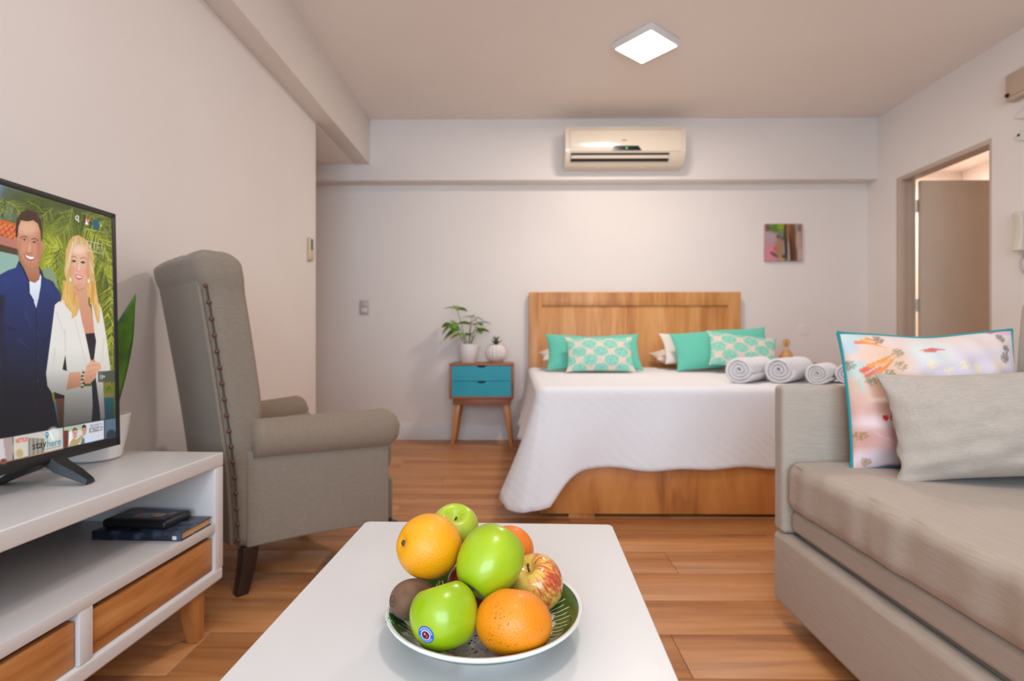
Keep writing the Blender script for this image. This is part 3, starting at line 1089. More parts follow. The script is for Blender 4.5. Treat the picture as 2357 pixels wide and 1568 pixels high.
# stem tip (x, y, z above the nightstand) and, for each leaf, heading, pitch, size
stems = [((-0.085, -0.02, 0.405), [(100, 20, 0.75), (-60, 10, 0.65), (20, 40, 0.7), (190, 10, 0.55)]),
         ((0.03, 0.0, 0.345), [(-80, 0, 0.75), (80, 15, 0.7), (0, 30, 0.6)]),
         ((0.07, -0.01, 0.30), [(-75, 15, 0.85), (20, 10, 0.7), (-150, 0, 0.6)]),
         ((0.075, -0.03, 0.245), [(-85, 10, 0.7), (60, -10, 0.7), (-160, 0, 0.65), (-20, 30, 0.6)]),
         ((-0.06, -0.03, 0.25), [(75, 30, 1.0), (110, -15, 1.05), (150, 0, 0.7)]),
         ((-0.115, 0.0, 0.285), [(60, 10, 0.8), (120, -20, 0.85), (180, -10, 0.6), (20, 50, 0.6)]),
         ((0.012, 0.02, 0.29), [(-30, 40, 0.8), (100, 20, 0.8)]),
         ((-0.02, -0.05, 0.215), [(110, 0, 0.9), (-110, -5, 0.7), (180, 5, 0.7)])]
k = 0
for (tx, ty, tz), lv in stems:
    bx_, by_ = tx * 0.22, ty * 0.3
    pts = [(bx_ + (tx - bx_) * t ** 1.4, by_ + (ty - by_) * t, 0.118 + (tz - 0.118) * t) for t in np.linspace(0, 1, 9)]
    obj('stem', tube(pts, [0.0036 - 0.0016 * i / 8 for i in range(9)], 7), MT['stem'], pt)
    for (hd, pi_, sz) in lv:
        l_ = bpy.data.objects.new('leaf', lm if k % 3 else ld)
        COL.objects.link(l_)
        l_.parent = pt
        l_.location = (tx, ty, tz)
        l_.rotation_euler = Euler((math.radians(pi_), math.radians(random.uniform(-25, 25)), math.radians(hd)), 'XYZ')
        l_.scale = (sz,) * 3
        k += 1

sp = thing('succulent', 'tiny succulent in a ribbed white pot on the nightstand', 'plant', (-0.162, 4.07, NZ))
obj('saucer', lathe([(0, 0), (0.052, 0), (0.06, 0.006), (0.056, 0.012), (0, 0.010)], 32), M('terracotta_saucer', S(196, 140, 116), 0.6), sp)
nv = 96
V, F = [], []
zp = [(0.0125, 0.05), (0.02, 0.062), (0.04, 0.077), (0.065, 0.083), (0.09, 0.081), (0.115, 0.071), (0.13, 0.059), (0.136, 0.054), (0.132, 0.048)]
for (z, r) in zp:
    for i in range(nv):
        a = 2 * PI * i / nv
        rr = r * (1 - 0.10 * (0.5 + 0.5 * math.cos(a * 16)) ** 3 * (1 if z < 0.128 else 0.3))
        V.append((rr * math.cos(a), rr * math.sin(a), z))
for j in range(len(zp) - 1):
    for i in range(nv):
        F.append((j * nv + i, j * nv + (i + 1) % nv, (j + 1) * nv + (i + 1) % nv, (j + 1) * nv + i))
F.append(tuple(range(nv))[::-1])
obj('ribbed_pot', (np.array(V), F), MT['matte_ceramic'], sp, sharp=70)
obj('soil', lathe([(0, 0.128), (0.046, 0.126), (0.046, 0.1), (0, 0.1)], 24), MT['soil'], sp)
MT['succ'] = leaf_mat('grey_green_leaf', S(104, 118, 84), S(78, 92, 66))
sm_ = mesh('leaf', leaf_mesh(0.078, 0.026, 0.3, 0.5, 6), MT['succ'])
for i in range(14):
    l_ = bpy.data.objects.new('leaf', sm_)
    COL.objects.link(l_)
    l_.parent = sp
    l_.location = (0, 0, 0.126)
    l_.rotation_euler = (math.radians(20 + 55 * (i % 3) / 2), 0, i * 2.4)
    l_.scale = (1, 0.75 + 0.35 * (i % 3) / 2, 1)

# bulb lamp on the far nightstand
bl = thing('bulb_lamp', 'small lamp with a bare amber bulb on a wooden base', 'lamp', (2.03, 4.05, NZ))
obj('base', lathe([(0, 0), (0.052, 0), (0.054, 0.008), (0.05, 0.05), (0.038, 0.072), (0.024, 0.095), (0.02, 0.1), (0, 0.1)], 32), MT['honey_wood_v'], bl)
obj('socket', lathe([(0, 0.098), (0.014, 0.098), (0.0145, 0.112), (0.012, 0.116), (0, 0.116)], 20), M('cream_socket', S(222, 200, 176), 0.4), bl)
bm_, bnt, bp_, bN, bL = new_mat('amber_glass')
bp_.inputs['Base Color'].default_value = S(252, 222, 168)
bp_.inputs['Transmission Weight'].default_value = 0.85
bp_.inputs['Roughness'].default_value = 0.06
bp_.inputs['IOR'].default_value = 1.2
obj('bulb', lathe([(0.011, 0.116), (0.015, 0.122), (0.024, 0.134), (0.028, 0.15), (0.026, 0.166), (0.016, 0.178), (0, 0.182)], 28), bm_, bl)
obj('filament', tube([(0.006 * math.cos(a), 0.006 * math.sin(a), 0.12 + 0.04 * (0.5 - 0.5 * math.cos(a * 2))) for a in np.linspace(0, 4 * PI, 60)], 0.0016, 6), M('filament_gold', S(226, 160, 60), 0.3, metal=0.5), bl)
tn = obj('tin', lathe([(0, 0), (0.04, 0), (0.042, 0.004), (0.042, 0.05), (0.044, 0.052), (0.044, 0.062), (0.04, 0.066), (0, 0.066)], 28), M('dark_tin', S(96, 80, 76), 0.4))
tn.location = (1.885, 4.03, NZ)
tag(tn, 'small dark round tin beside the bulb lamp', 'tin')

# ------------------------------------------------------------------ sofa (trundle daybed)
so = thing('sofa', 'greige linen daybed sofa with thin arms and a trundle drawer', 'sofa', (0, 0, 0))
SX, SY0, SY1 = 0.734, -0.47, 1.545


def sag(amt, ax=0.0):
    def f(x, y, z):
        return (x, y, z)
    return f


obj('trundle_front', box(SX, SX + 0.05, SY0, SY1, 0.05, 0.25, 0.018, 4, (1, 6, 2)), MT['sofa'], so)
obj('trundle_body', box(SX + 0.051, 1.58, SY0 + 0.01, SY1 - 0.01, 0.05, 0.25, 0.01), MT['sofa'], so)
obj('seat_base', box(SX + 0.022, 1.5, SY0 + 0.058, SY1 - 0.058, 0.262, 0.322, 0.016, 3), MT['sofa'], so)


def seat_fn(x, y, z):
    if z > 0.40:
        z += 0.006 * math.sin(x * 9) * math.sin(y * 5 + 1)
    if x < SX + 0.07 and 0.33 < z < 0.45:
        x += 0.006 * hnoise(y * 14, z * 5, 0, 1.0) * (1 if y > 0.7 else 0.4) + 0.0015 * math.sin(y * 60 + 3 * math.sin(y * 17))
    return (x, y, z)


obj('seat_mattress', defm(box(SX + 0.004, 1.49, SY0 + 0.057, SY1 - 0.057, 0.323, 0.455, 0.034, 5, (10, 120, 4)), seat_fn), MT['sofa'], so, sharp=0)
for ya, yb in ((SY1 - 0.055, SY1), (SY0, SY0 + 0.055)):
    obj('arm', box(SX + 0.003, 1.60, ya, yb, 0.252, 0.664, 0.014, 4, (4, 1, 4)), MT['sofa_arm'], so)
obj('back', box(1.51, 1.60, SY0 + 0.056, SY1 - 0.056, 0.252, 0.80, 0.02, 3), MT['sofa_arm'], so)
for ya, yb in ((0.55, 1.475), (-0.40, 0.54)):
    def bcf(x, y, z, ya=ya, yb=yb):
        k = max(0, 1 - ((y - (ya + yb) / 2) / ((yb - ya) / 2)) ** 4) * max(0, 1 - ((z - 0.68) / 0.225) ** 4)
        if x < 1.42:
            x -= 0.035 * k
        return (x + 0.07 * (z - 0.45), y, z)
    obj('back_cushion', defm(box(1.335, 1.475, ya, yb, 0.459, 0.905, 0.03, 4, (2, 14, 10)), bcf), MT['sofa_arm'], so, sharp=0)
for x in (SX + 0.1, 1.5):
    for y in (SY0 + 0.1, SY1 - 0.12):
        obj('foot', lathe([(0, 0), (0.025, 0), (0.028, 0.0495), (0, 0.0495)], 16, (x, y, 0)), MT['dark_wood'], so)

# floral cushion
FW, FH = 0.475, 0.352
vf, UV, rim = pillow(FW, FH, 0.12, 150, pinch=0.03, ear=0.004, dent=0.010, wr=0.006, seed=2)
zmin = vf[0][:, 2].min()
MT['floral'] = vcol('floral_print_satin', 0.42, bmp=0.12, bscale=500, spec=0.45)
fp = obj('floral_cushion', (vf[0] - np.array([0, 0, zmin]), vf[1]), MT['floral'], sharp=0)
fp.location = (1.105, 1.403, 0.458)
fp.rotation_euler = (math.radians(-7), math.radians(-1.0), math.radians(3))
tag(fp, 'satin cushion with pastel floral print and teal piping on the sofa', 'cushion')
P = Painter(vf[0][:, 0] / FW + 0.5, 0.5 - vf[0][:, 2] / FH, (236, 205, 192))
sc = 1.0
for b in [(0.85, 0.15, 0.55, 0.5, (236, 226, 230)), (0.55, 0.1, 0.35, 0.2, (240, 218, 206)), (0.6, 0.35, 0.3, 0.2, (228, 216, 226)),
          (0.2, 0.2, 0.14, 0.1, (238, 196, 168)), (0.22, 0.42, 0.2, 0.12, (232, 190, 160)), (0.15, 0.6, 0.25, 0.14, (226, 174, 158)),
          (0.12, 0.72, 0.2, 0.1, (240, 214, 212)), (0.05, 0.85, 0.12, 0.14, (214, 150, 132)), (0.35, 0.55, 0.15, 0.15, (230, 186, 176)),
          (0.22, 0.8, 0.13, 0.1, (238, 186, 182)), (0.2, 0.93, 0.25, 0.08, (238, 222, 230)), (0.36, 0.85, 0.12, 0.16, (224, 186, 190)),
          (0.44, 0.16, 0.12, 0.1, (226, 230, 222)), (0.18, 0.5, 0.08, 0.02, (246, 228, 216)), (0.06, 0.04, 0.06, 0.06, (196, 218, 210)),
          (0.03, 0.11, 0.04, 0.05, (192, 206, 214)), (0.04, 0.24, 0.06, 0.03, (190, 206, 200)), (0.08, 0.3, 0.09, 0.04, (190, 216, 204)),
          (0.19, 1.0, 0.05, 0.03, (188, 110, 176)), (0.35, 0.98, 0.09, 0.035, (176, 108, 160)), (0.85, 0.09, 0.1, 0.03, (242, 214, 206)),
          (0.82, 0.27, 0.05, 0.04, (246, 218, 196)), (0.95, 0.0, 0.06, 0.035, (238, 176, 190))]:
    P.blob(*b, soft=1.4, op=0.85)
for p, q, w0, w1, c in [((0.075, 0.285), (0.16, 0.22), 0.018, 0.012, (236, 92, 60)), ((0.11, 0.25), (0.24, 0.17), 0.016, 0.002, (240, 150, 60)),
                        ((0.14, 0.245), (0.27, 0.185), 0.01, 0.002, (244, 176, 96)), ((0.085, 0.325), (0.15, 0.27), 0.013, 0.010, (232, 110, 80)),
                        ((0.13, 0.31), (0.23, 0.21), 0.014, 0.003, (242, 140, 52)), ((0.07, 0.07), (0.17, 0.085), 0.012, 0.008, (240, 130, 100)),
                        ((0.1, 0.06), (0.21, 0.12), 0.012, 0.002, (244, 164, 70)), ((0.13, 0.045), (0.2, 0.075), 0.010, 0.004, (244, 150, 60)),
                        ((0.05, 0.36), (0.065, 0.44), 0.010, 0.004, (184, 214, 200)), ((0.38, 0.15), (0.46, 0.14), 0.004, 0.014, (232, 190, 130)),
                        ((0.41, 0.15), (0.47, 0.15), 0.012, 0.010, (222, 128, 112)), ((0.44, 0.14), (0.53, 0.142), 0.010, 0.004, (232, 110, 120)),
                        ((0.48, 0.035), (0.53, 0.04), 0.008, 0.006, (228, 60, 70)), ((0.86, 0.012), (0.9, 0.005), 0.012, 0.006, (236, 120, 160)),
                        ((0.16, 0.64), (0.245, 0.8), 0.003, 0.002, (246, 232, 228)), ((0.245, 0.8), (0.27, 0.66), 0.003, 0.002, (246, 232, 228)),
                        ((0.1, 0.74), (0.25, 0.86), 0.003, 0.002, (244, 224, 220)), ((0.25, 0.86), (0.26, 0.74), 0.006, 0.002, (246, 230, 228))]:
    P.stroke(p, q, w0, w1, c, soft=0.006)
# red flower and clustered dots
P.blob(0.150, 0.63, 0.014, 0.02, (206, 36, 44), soft=0.4)
for i in range(26):
    P.blob(0.208 + 0.03 * math.cos(i * 2.4) * (i / 26) ** 0.5, 0.64 + 0.052 * math.sin(i * 2.4) * (i / 26) ** 0.5, 0.0075, 0.011, (204, 40, 48), ang=i, soft=0.5)
for cx, cy, col in [(0.19, 0.055, (150, 132, 110)), (0.26, 0.16, (170, 150, 116)), (0.26, 0.255, (176, 150, 110)), (0.19, 0.31, (172, 146, 108)),
                    (0.02, 0.24, (140, 140, 120)), (0.1, 0.365, (160, 150, 118)), (0.04, 0.76, (176, 132, 84)), (0.06, 0.95, (176, 140, 110)),
                    (0.9, 0.06, (140, 126, 116)), (0.91, 0.145, (140, 126, 116)), (0.885, 0.2, (146, 130, 120)), (0.87, 0.22, (150, 134, 122)),
                    (0.42, 0.255, (252, 232, 196)), (0.51, 0.305, (252, 232, 196)), (0.6, 0.26, (252, 232, 196)), (0.68, 0.285, (250, 226, 186)),
                    (0.815, 0.27, (240, 214, 190))]:
    for i in range(22):
        rr = (i / 22) ** 0.5
        P.blob(cx + 0.027 * rr * math.cos(i * 2.4), cy + 0.033 * rr * math.sin(i * 2.4), 0.005, 0.0065, col, soft=0.5, op=0.85)
fr = np.array([u[2] for u in UV])
P.C[~fr] = P.C[~fr] * 0.3 + np.array((232, 196, 186)) * 0.7
set_print(fp, P.linear())
rp = [(x, y, z - zmin) for (x, y, z) in rim]
obj('piping', tube(rp[::2], 0.0042, 8, True), MT['piping_teal'], fp)

# plain linen cushion in front of it
vf, UV, rim = pillow(0.52, 0.252, 0.13, 70, pinch=0.045, ear=0.012, dent=0.0, wr=0.009, seed=8)


def crumple(x, y, z):
    # folded corner at the lower end near the arm, creases running in from that side
    dx = x + 0.26
    k = math.exp(-(dx / 0.09) ** 2) * math.exp(-((z + 0.082) / 0.038) ** 2)
    y -= 0.012 * k * math.sin((z + 0.105) * 95)
    k2 = math.exp(-(dx / 0.10) ** 2)
    y += (-1 if y < 0 else 1) * 0.004 * k2 * math.sin(z * 95 + dx * 30)
    return (x, y, z)


vf = defm(vf, crumple)
zmin = vf[0][:, 2].min()
gp_ = obj('linen_cushion', (vf[0] - np.array([0, 0, zmin]), vf[1]), MT['grey_linen'], sharp=0)
gp_.location = (1.166, 1.238, 0.460)
gp_.rotation_euler = (math.radians(-14), math.radians(-3.5), math.radians(-7))
tag(gp_, 'plain greige linen cushion in front of the floral cushion', 'cushion')

# ------------------------------------------------------------------ television unit
UZ = 0.482
tu = thing('tv_unit', 'white low television unit with wooden drawers and tapered legs', 'tv unit', (-0.8115, 1.47, 0), (0, 0, math.radians(-2.33)))
UD, UL, TH = 0.385, 1.32, 0.037
UB = 0.133
obj('top_board', box(-UD, 0, -UL, 0, UZ - TH, UZ, 0.004, 2), MT['white_lacquer'], tu)
obj('bottom_board', box(-UD, 0, -UL, 0, UB, UB + TH, 0.009, 3), MT['white_lacquer'], tu)
for y in (0, -UL + TH):
    obj('end_panel', box(-UD, -0.0005, y - TH, y - 0.0005, UB + TH * 0.9, UZ - TH, 0.003), MT['white_lacquer'], tu)
SZ = 0.298
obj('shelf', box(-UD + 0.01, -0.001, -UL + TH, -TH, SZ - 0.026, SZ, 0.002), MT['white_lacquer'], tu)
obj('back_panel', box(-UD, -UD + 0.009, -UL + TH, -TH, UB + TH, UZ - TH), M('shade_grey_back_board', S(120, 118, 120), 0.6), tu)  # mid grey puts the shelf cavity's shade into the panel colour
inner = UL - 2 * TH
dw = (inner - 2 * 0.03) / 3
for i in range(3):
    y1 = -TH - i * (dw + 0.03)
    y0 = y1 - dw
    if i < 2:
        obj('divider', box(-UD + 0.012, -0.001, y0 - 0.03, y0, UB + TH, SZ - 0.026, 0.001), MT['white_lacquer'], tu)
    d = obj('drawer', box(-0.026, -0.008, y0 + 0.003, y1 - 0.004, UB + TH + 0.001, SZ - 0.026 - 0.014, 0.002), MT['honey_wood_h'], tu)
    obj('drawer_box', box(-UD + 0.03, -0.0265, y0 + 0.008, y1 - 0.008, UB + TH + 0.002, SZ - 0.06), MT['white_lacquer'], d)
for y in (-0.085, -UL + 0.085):
    for x in (-0.04, -UD + 0.045):
        lg = rb(0.05, 0.05, UB, 0.004, (0, 0, UB / 2), 1, (1, 1, 3))
        sy = 1 if y > -0.5 else -1

        def f(a, b, c, x=x, y=y, sy=sy):
            k = c / UB
            s_ = 0.58 + 0.42 * k
            return (a * s_ + x + 0.008 * (1 - k), b * s_ + y + sy * 0.012 * (1 - k), c)
        obj('leg', defm(lg, f), MT['leg_wood'], tu)
obj('rail', box(-0.075, -0.04, -UL + 0.12, -0.12, UB - 0.018, UB, 0.002), MT['leg_wood'], tu)
obj('rail', box(-UD + 0.03, -UD + 0.065, -UL + 0.12, -0.12, UB - 0.018, UB, 0.002), MT['leg_wood'], tu)

# ------------------------------------------------------------------ television
TVR = Matrix.Translation((-0.985, 0.835, UZ)) @ Euler((0, math.radians(-1.2), 0)).to_matrix().to_4x4()
tv = thing('television', 'flat black television on splayed feet, showing a streaming menu', 'television', (-0.985, 0.835, UZ), (0, math.radians(-1.2), 0))
TW, TZ0, TZ1 = 0.482, 0.050, 0.622
obj('back_shell', box(-0.034, -0.008, -TW + 0.003, TW - 0.003, TZ0 + 0.003, TZ1 - 0.003, 0.006, 2), MT['black_plastic'], tv)
bz = merge(box(-0.03, 0.002, -TW, TW, TZ1 - 0.0125, TZ1, 0.0015), box(-0.03, 0.002, -TW, TW, TZ0, TZ0 + 0.0195, 0.0015),
           box(-0.03, 0.002, -TW, -TW + 0.0125, TZ0, TZ1, 0.0015), box(-0.03, 0.002, TW - 0.0125, TW, TZ0, TZ1, 0.0015))
obj('bezel', bz, MT['black_plastic'], tv)
for yc in (0.30, -0.30):
    fx = []
    for ex in (0.072, -0.125):
        pts = [(-0.015, yc, TZ0 + 0.012), (-0.015 + (ex + 0.015) * 0.35, yc, TZ0 - 0.012), (-0.015 + (ex + 0.015) * 0.7, yc, 0.022), (ex, yc, 0.006)]
        seg = []
        V, F = [], []
        for i, (x, y, z) in enumerate(pts):
            hw = (0.024, 0.022, 0.018, 0.013)[i]
            hh = (0.012, 0.010, 0.008, 0.0048)[i]
            V += [(x, y - hw, z - hh), (x, y + hw, z - hh), (x, y + hw * 0.7, z + hh), (x, y - hw * 0.7, z + hh)]
        for i in range(3):
            for k in range(4):
                F.append((i * 4 + k, i * 4 + (k + 1) % 4, i * 4 + 4 + (k + 1) % 4, i * 4 + 4 + k))
        F += [(0, 1, 2, 3), (15, 14, 13, 12)]
        fx.append((np.array(V, float), F))
    obj('foot', merge(*fx), MT['black_plastic'], tv, sharp=30)


def project(p):
    x, y, z = p
    r = x * math.cos(YAW) + y * math.sin(YAW)
    d = -x * math.sin(YAW) + y * math.cos(YAW)
    return 1178.5 + FPX * r / d, 784.0 + FPX * (CAM_Z - z) / d


TVI = TVR.inverted()


def on_screen(px, py, lx=0.0):
    """where the picture point lies on the plane of the screen (local y, z)"""
    u, v = (px - 1178.5) / FPX, (784.0 - py) / FPX
    d = Vector((math.cos(YAW) * u - math.sin(YAW), math.sin(YAW) * u + math.cos(YAW), v))
    o_ = TVI @ Vector((0, 0, CAM_Z))
    dl = TVI.to_3x3() @ d
    t = (lx - o_.x) / dl.x
    h = o_ + dl * t
    return h.y, h.z


sy0, sy1, sz0, sz1 = -TW + 0.0125, TW - 0.0125, TZ0 + 0.0195, TZ1 - 0.0125
ycut = 0.21
gy = np.concatenate([np.linspace(sy0, ycut, 260, endpoint=False), np.linspace(ycut, sy1, 250)])
gz = np.linspace(sz0, sz1, 460)
YY, ZZ = np.meshgrid(gy, gz)
pts3 = np.stack([np.zeros(YY.size), YY.ravel(), ZZ.ravel()], 1)
Mw = np.array(TVR)
Wp = pts3 @ Mw[:3, :3].T + Mw[:3, 3]
rr_ = Wp[:, 0] * math.cos(YAW) + Wp[:, 1] * math.sin(YAW)
dd_ = -Wp[:, 0] * math.sin(YAW) + Wp[:, 1] * math.cos(YAW)
PX, PY = 1178.5 + FPX * rr_ / dd_, 784.0 + FPX * (CAM_Z - Wp[:, 2]) / dd_
P = Painter(PX, PY, (84, 98, 40))


def A(x, y):
    return (x / 5.227, 400 + y / 5.227)


def B(x, y):
    return (x / 5.227, 680 + y / 5.227)


def Dp(x, y):
    return (x / 8.418, 950 + y / 8.418)


def AL(*p):
    return [A(*q) for q in p]


def BL(*p):
    return [B(*q) for q in p]


# garden behind: sky, palms, house, pool
P.blob(8, 440, 90, 60, (112, 140, 166), soft=1.2)
P.blob(60, 470, 50, 45, (96, 112, 92), soft=1.4)
P.blob(140, 470, 90, 60, (92, 98, 52), soft=1.5)
P.blob(120, 600, 40, 80, (150, 158, 40), soft=1.5)
P.blob(235, 640, 60, 150, (96, 104, 30), soft=1.5)
P.blob(250, 850, 30, 120, (120, 128, 30), soft=1.3)
pal = [(96, 112, 40), (132, 144, 52), (176, 184, 60), (58, 72, 32), (44, 56, 28), (150, 156, 40), (112, 120, 60)]
rs = random.Random(3)
for (cx, cy), a0, a1, n_, ln in [(A(60, 330), 60, 200, 40, 40), (A(480, 330), 60, 190, 40, 48), (A(870, 410), 70, 150, 60, 70), (A(1250, 500), 60, 170, 60, 80),
                                 (A(640, 820), 20, 200, 44, 46), (A(1050, 640), 10, 90, 50, 75), (A(1320, 1000), 70, 140, 50, 60), (A(1340, 1350), 60, 140, 60, 60),
                                 (B(1340, 300), 70, 130, 40, 50), (A(700, 1250), 60, 140, 30, 40), (A(-400, 400), 40, 140, 40, 60)]:
    for i in range(n_):
        an = math.radians(rs.uniform(a0, a1))
        r0 = rs.uniform(0, 0.5) * ln
        l_ = rs.uniform(0.5, 1.0) * ln
        p_ = (cx + r0 * math.cos(an), cy + r0 * math.sin(an))
        q_ = (p_[0] + l_ * 0.7 * math.cos(an + rs.uniform(-.15, .15)), p_[1] + l_ * math.sin(an))
        P.stroke(p_, q_, rs.uniform(0.7, 1.5), 0.25, rs.choice(pal), 0.85)


def frond(p0, p1, bow, n_, ln, sw, cols, w_=1.0):
    """palm frond: a curved rib with leaflets on both sides"""
    (x0, y0), (x1, y1) = p0, p1
    dx, dy = x1 - x0, y1 - y0
    L_ = math.hypot(dx, dy)
    tx, ty = dx / L_, dy / L_
    rib = []
    for i in range(n_ + 1):
        t = i / n_
        b = bow * math.sin(PI * t)
        rib.append((x0 + dx * t - ty * b, y0 + dy * t + tx * b))
    for i in range(1, n_ + 1):
        t = i / n_
        for sd in (-1, 1):
            a = math.atan2(ty, tx) + sd * math.radians(sw * (1.1 - 0.5 * t)) + rs.uniform(-.06, .06)
            l_ = ln * (0.55 + 0.45 * math.sin(PI * min(1, t + 0.2))) * rs.uniform(0.8, 1.1)
            q_ = (rib[i][0] + l_ * math.cos(a), rib[i][1] + l_ * math.sin(a) + 0.12 * l_)
            P.stroke(rib[i], q_, 1.1 * w_, 0.3, rs.choice(cols), 0.9)
    P.line(rib, 0.7 * w_, (150, 156, 64), 0.9)


DK = [(58, 70, 30), (74, 84, 36), (96, 106, 44), (46, 56, 26)]
MD = [(104, 116, 44), (124, 134, 52), (88, 100, 38), (146, 150, 58)]
BR = [(176, 182, 52), (196, 196, 60), (150, 160, 40), (116, 128, 34), (208, 204, 90)]
for x_ in range(8):
    P.blob(20 + x_ * 32, 450 + 14 * (x_ % 3), 22, 26, (70, 78, 38), soft=1.6, op=0.6)
frond(A(40, 300), A(-60, 560), 10, 14, 34, 60, MD)
frond(A(60, 330), A(260, 540), -8, 14, 32, 60, MD)
frond(A(330, 330), A(560, 560), -8, 14, 30, 60, DK)
frond(A(640, 420), A(420, 640), 6, 16, 30, 60, DK + MD)
frond(A(700, 440), A(820, 700), -6, 16, 34, 55, DK)
frond(A(870, 410), A(620, 800), -14, 26, 48, 48, MD)
frond(A(980, 470), A(1320, 760), -10, 26, 52, 60, DK + MD)
frond(A(1000, 640), A(1340, 1150), -16, 30, 60, 50, MD + BR)
frond(A(1080, 900), A(1330, 1440), -10, 26, 46, 46, MD + BR + DK)
frond(A(760, 850), A(500, 900), 6, 18, 30, 75, BR)
frond(A(700, 860), A(540, 1120), -6, 18, 26, 55, BR)
frond(A(740, 880), A(720, 1200), 6, 16, 26, 50, MD + DK)
frond(A(1330, 1350), B(1290, 250), -6, 20, 34, 50, BR + DK)
frond(B(1340, 250), B(1290, 720), -5, 20, 28, 45, BR + DK)
frond(B(1350, 560), B(1310, 1100), -4, 20, 22, 45, MD + DK)
for i in range(60):                                   # dark gaps between bright leaflets
    x = rs.uniform(200, 258)
    y = rs.uniform(500, 860)
    P.stroke((x, y), (x + 14, y + rs.uniform(-26, 30)), 0.7, 0.3, rs.choice([(52, 60, 24), (196, 200, 60), (168, 176, 44)]), 0.7)
P.poly(AL((-900, 380), (0, 550), (60, 560), (150, 590), (190, 600), (190, 800), (0, 730), (-900, 600)), (206, 98, 52))
for r_ in range(9):
    for c_ in range(14):
        P.blob(-20 + c_ * 4.2 + (r_ % 2) * 2, 508 + r_ * 4.4 + c_ * 1.0, 1.3, 1.6, (232, 150, 96) if (r_ + c_) % 3 else (150, 58, 32), soft=0.8)
P.poly(AL((-900, 620), (0, 745), (195, 800), (215, 905), (0, 850), (-900, 720)), (188, 118, 104))
P.poly(AL((-900, 720), (0, 850), (215, 915), (220, 980), (0, 935), (-900, 800)), (84, 66, 48))
P.poly(AL((-900, 800), (0, 935), (225, 985), (235, 1060), (190, 1140), (0, 1230), (-900, 1400)), (146, 178, 168))
P.poly(AL((560, 1270), (660, 1265), (660, 1350), (600, 1330)), (70, 52, 40))
P.poly(AL((520, 1150), (600, 1120), (680, 1260), (700, 1400), (640, 1300), (540, 1240)), (132, 152, 128))
P.poly(BL((1240, 1180), (1370, 1170), (1370, 1230), (1240, 1235)), (150, 128, 80))
P.poly(BL((1230, 1235), (1370, 1225), (1370, 1700), (1230, 1700)), (36, 104, 116), col2=(40, 84, 100), y0=915, y1=980)
P.poly(BL((625, 1170), (700, 1170), (700, 1290), (640, 1290)), (150, 140, 60))
P.poly(BL((640, 1285), (720, 1285), (740, 1600), (690, 1600)), (70, 140, 152))
# man in a navy shirt
P.poly(AL((-520, 1900), (-440, 1500), (-330, 1360), (-150, 1270), (0, 1215), (100, 1160), (190, 1130), (225, 1045), (300, 1160), (370, 1270), (450, 1240), (468, 1115), (512, 1180), (522, 1235), (620, 1310), (690, 1380), (725, 1440), (740, 1560))
       + BL((735, 90), (680, 330), (620, 640), (590, 1100), (650, 1300), (720, 1640), (-500, 1900)), (40, 58, 118), col2=(24, 24, 40), y0=640, y1=900)
P.poly(BL((-60, 0), (60, 0), (30, 400), (20, 1568), (-60, 1568)), (30, 30, 44), soft=14, op=0.8)
for (a, b, w_) in [(A(60, 1260), A(160, 1400), 3), (A(560, 1320), A(640, 1500), 4), (B(300, 200), B(380, 380), 3), (B(230, 540), B(360, 640), 3)]:
    P.stroke(a, b, w_, 0.5, (52, 74, 140), 0.4, 6)
for (a, b, w_) in [(B(60, 370), B(200, 420), 2), (B(520, 560), B(590, 500), 2), (B(300, 1350), B(420, 1290), 2), (B(60, 1300), B(60, 600), 3)]:
    P.stroke(a, b, w_, 0.6, (18, 18, 30), 0.6, 5)
P.line([B(437, 150), B(440, 600), B(432, 1100), B(440, 1560)], 0.5, (16, 16, 28))
for yb_ in (195, 475, 750, 1030, 1300, 1535):
    P.blob(*B(455 if yb_ < 1100 else 420, yb_), 2.0, 2.8, (70, 66, 62), soft=0.5)
    P.blob(*B(455 if yb_ < 1100 else 420, yb_), 1.0, 1.4, (28, 28, 40), soft=0.5)
P.poly(AL((250, 1040), (300, 1150), (370, 1185), (420, 1170), (470, 1100), (476, 1210), (470, 1280), (420, 1315), (360, 1312), (335, 1250)), (188, 128, 98), col2=(160, 102, 76), y0=612, y1=652)
P.poly(AL((350, 1290), (420, 1315), (470, 1275), (484, 1205), (497, 1240), (490, 1350), (465, 1490)) + BL((472, 0), (437, 155), (375, 0)) + AL((398, 1510), (350, 1440)), (226, 232, 242), col2=(198, 208, 230), y0=650, y1=705)
P.line(AL((230, 1070), (300, 1190), (345, 1290), (352, 1440), (405, 1530)), 1.3, (20, 24, 44))
P.line(AL((470, 1125), (500, 1200), (520, 1235)), 1.0, (24, 30, 60))
P.poly(AL((185, 762), (215, 752), (218, 920), (200, 880)), (190, 118, 92))
P.poly(AL((490, 840), (526, 818), (522, 905), (494, 1000)), (196, 122, 96))
P.poly(AL((205, 640), (225, 565), (330, 540), (440, 562), (492, 645), (503, 800), (512, 870), (490, 1000), (470, 1110), (420, 1170), (370, 1187), (300, 1150), (252, 1060), (226, 950), (208, 860)), (206, 150, 120), col2=(196, 136, 108), y0=500, y1=620)
P.blob(*A(330, 650), 22, 16, (222, 172, 144), soft=1.4)
P.blob(*A(290, 890), 9, 9, (214, 142, 116), soft=1.4)
P.blob(*A(440, 920), 8, 9, (212, 140, 114), soft=1.4)
P.poly(AL((226, 950), (262, 1000), (300, 1090), (370, 1140), (440, 1100), (480, 1020), (470, 1110), (420, 1170), (370, 1187), (300, 1150), (252, 1060)), (156, 108, 84), soft=5, op=0.5)
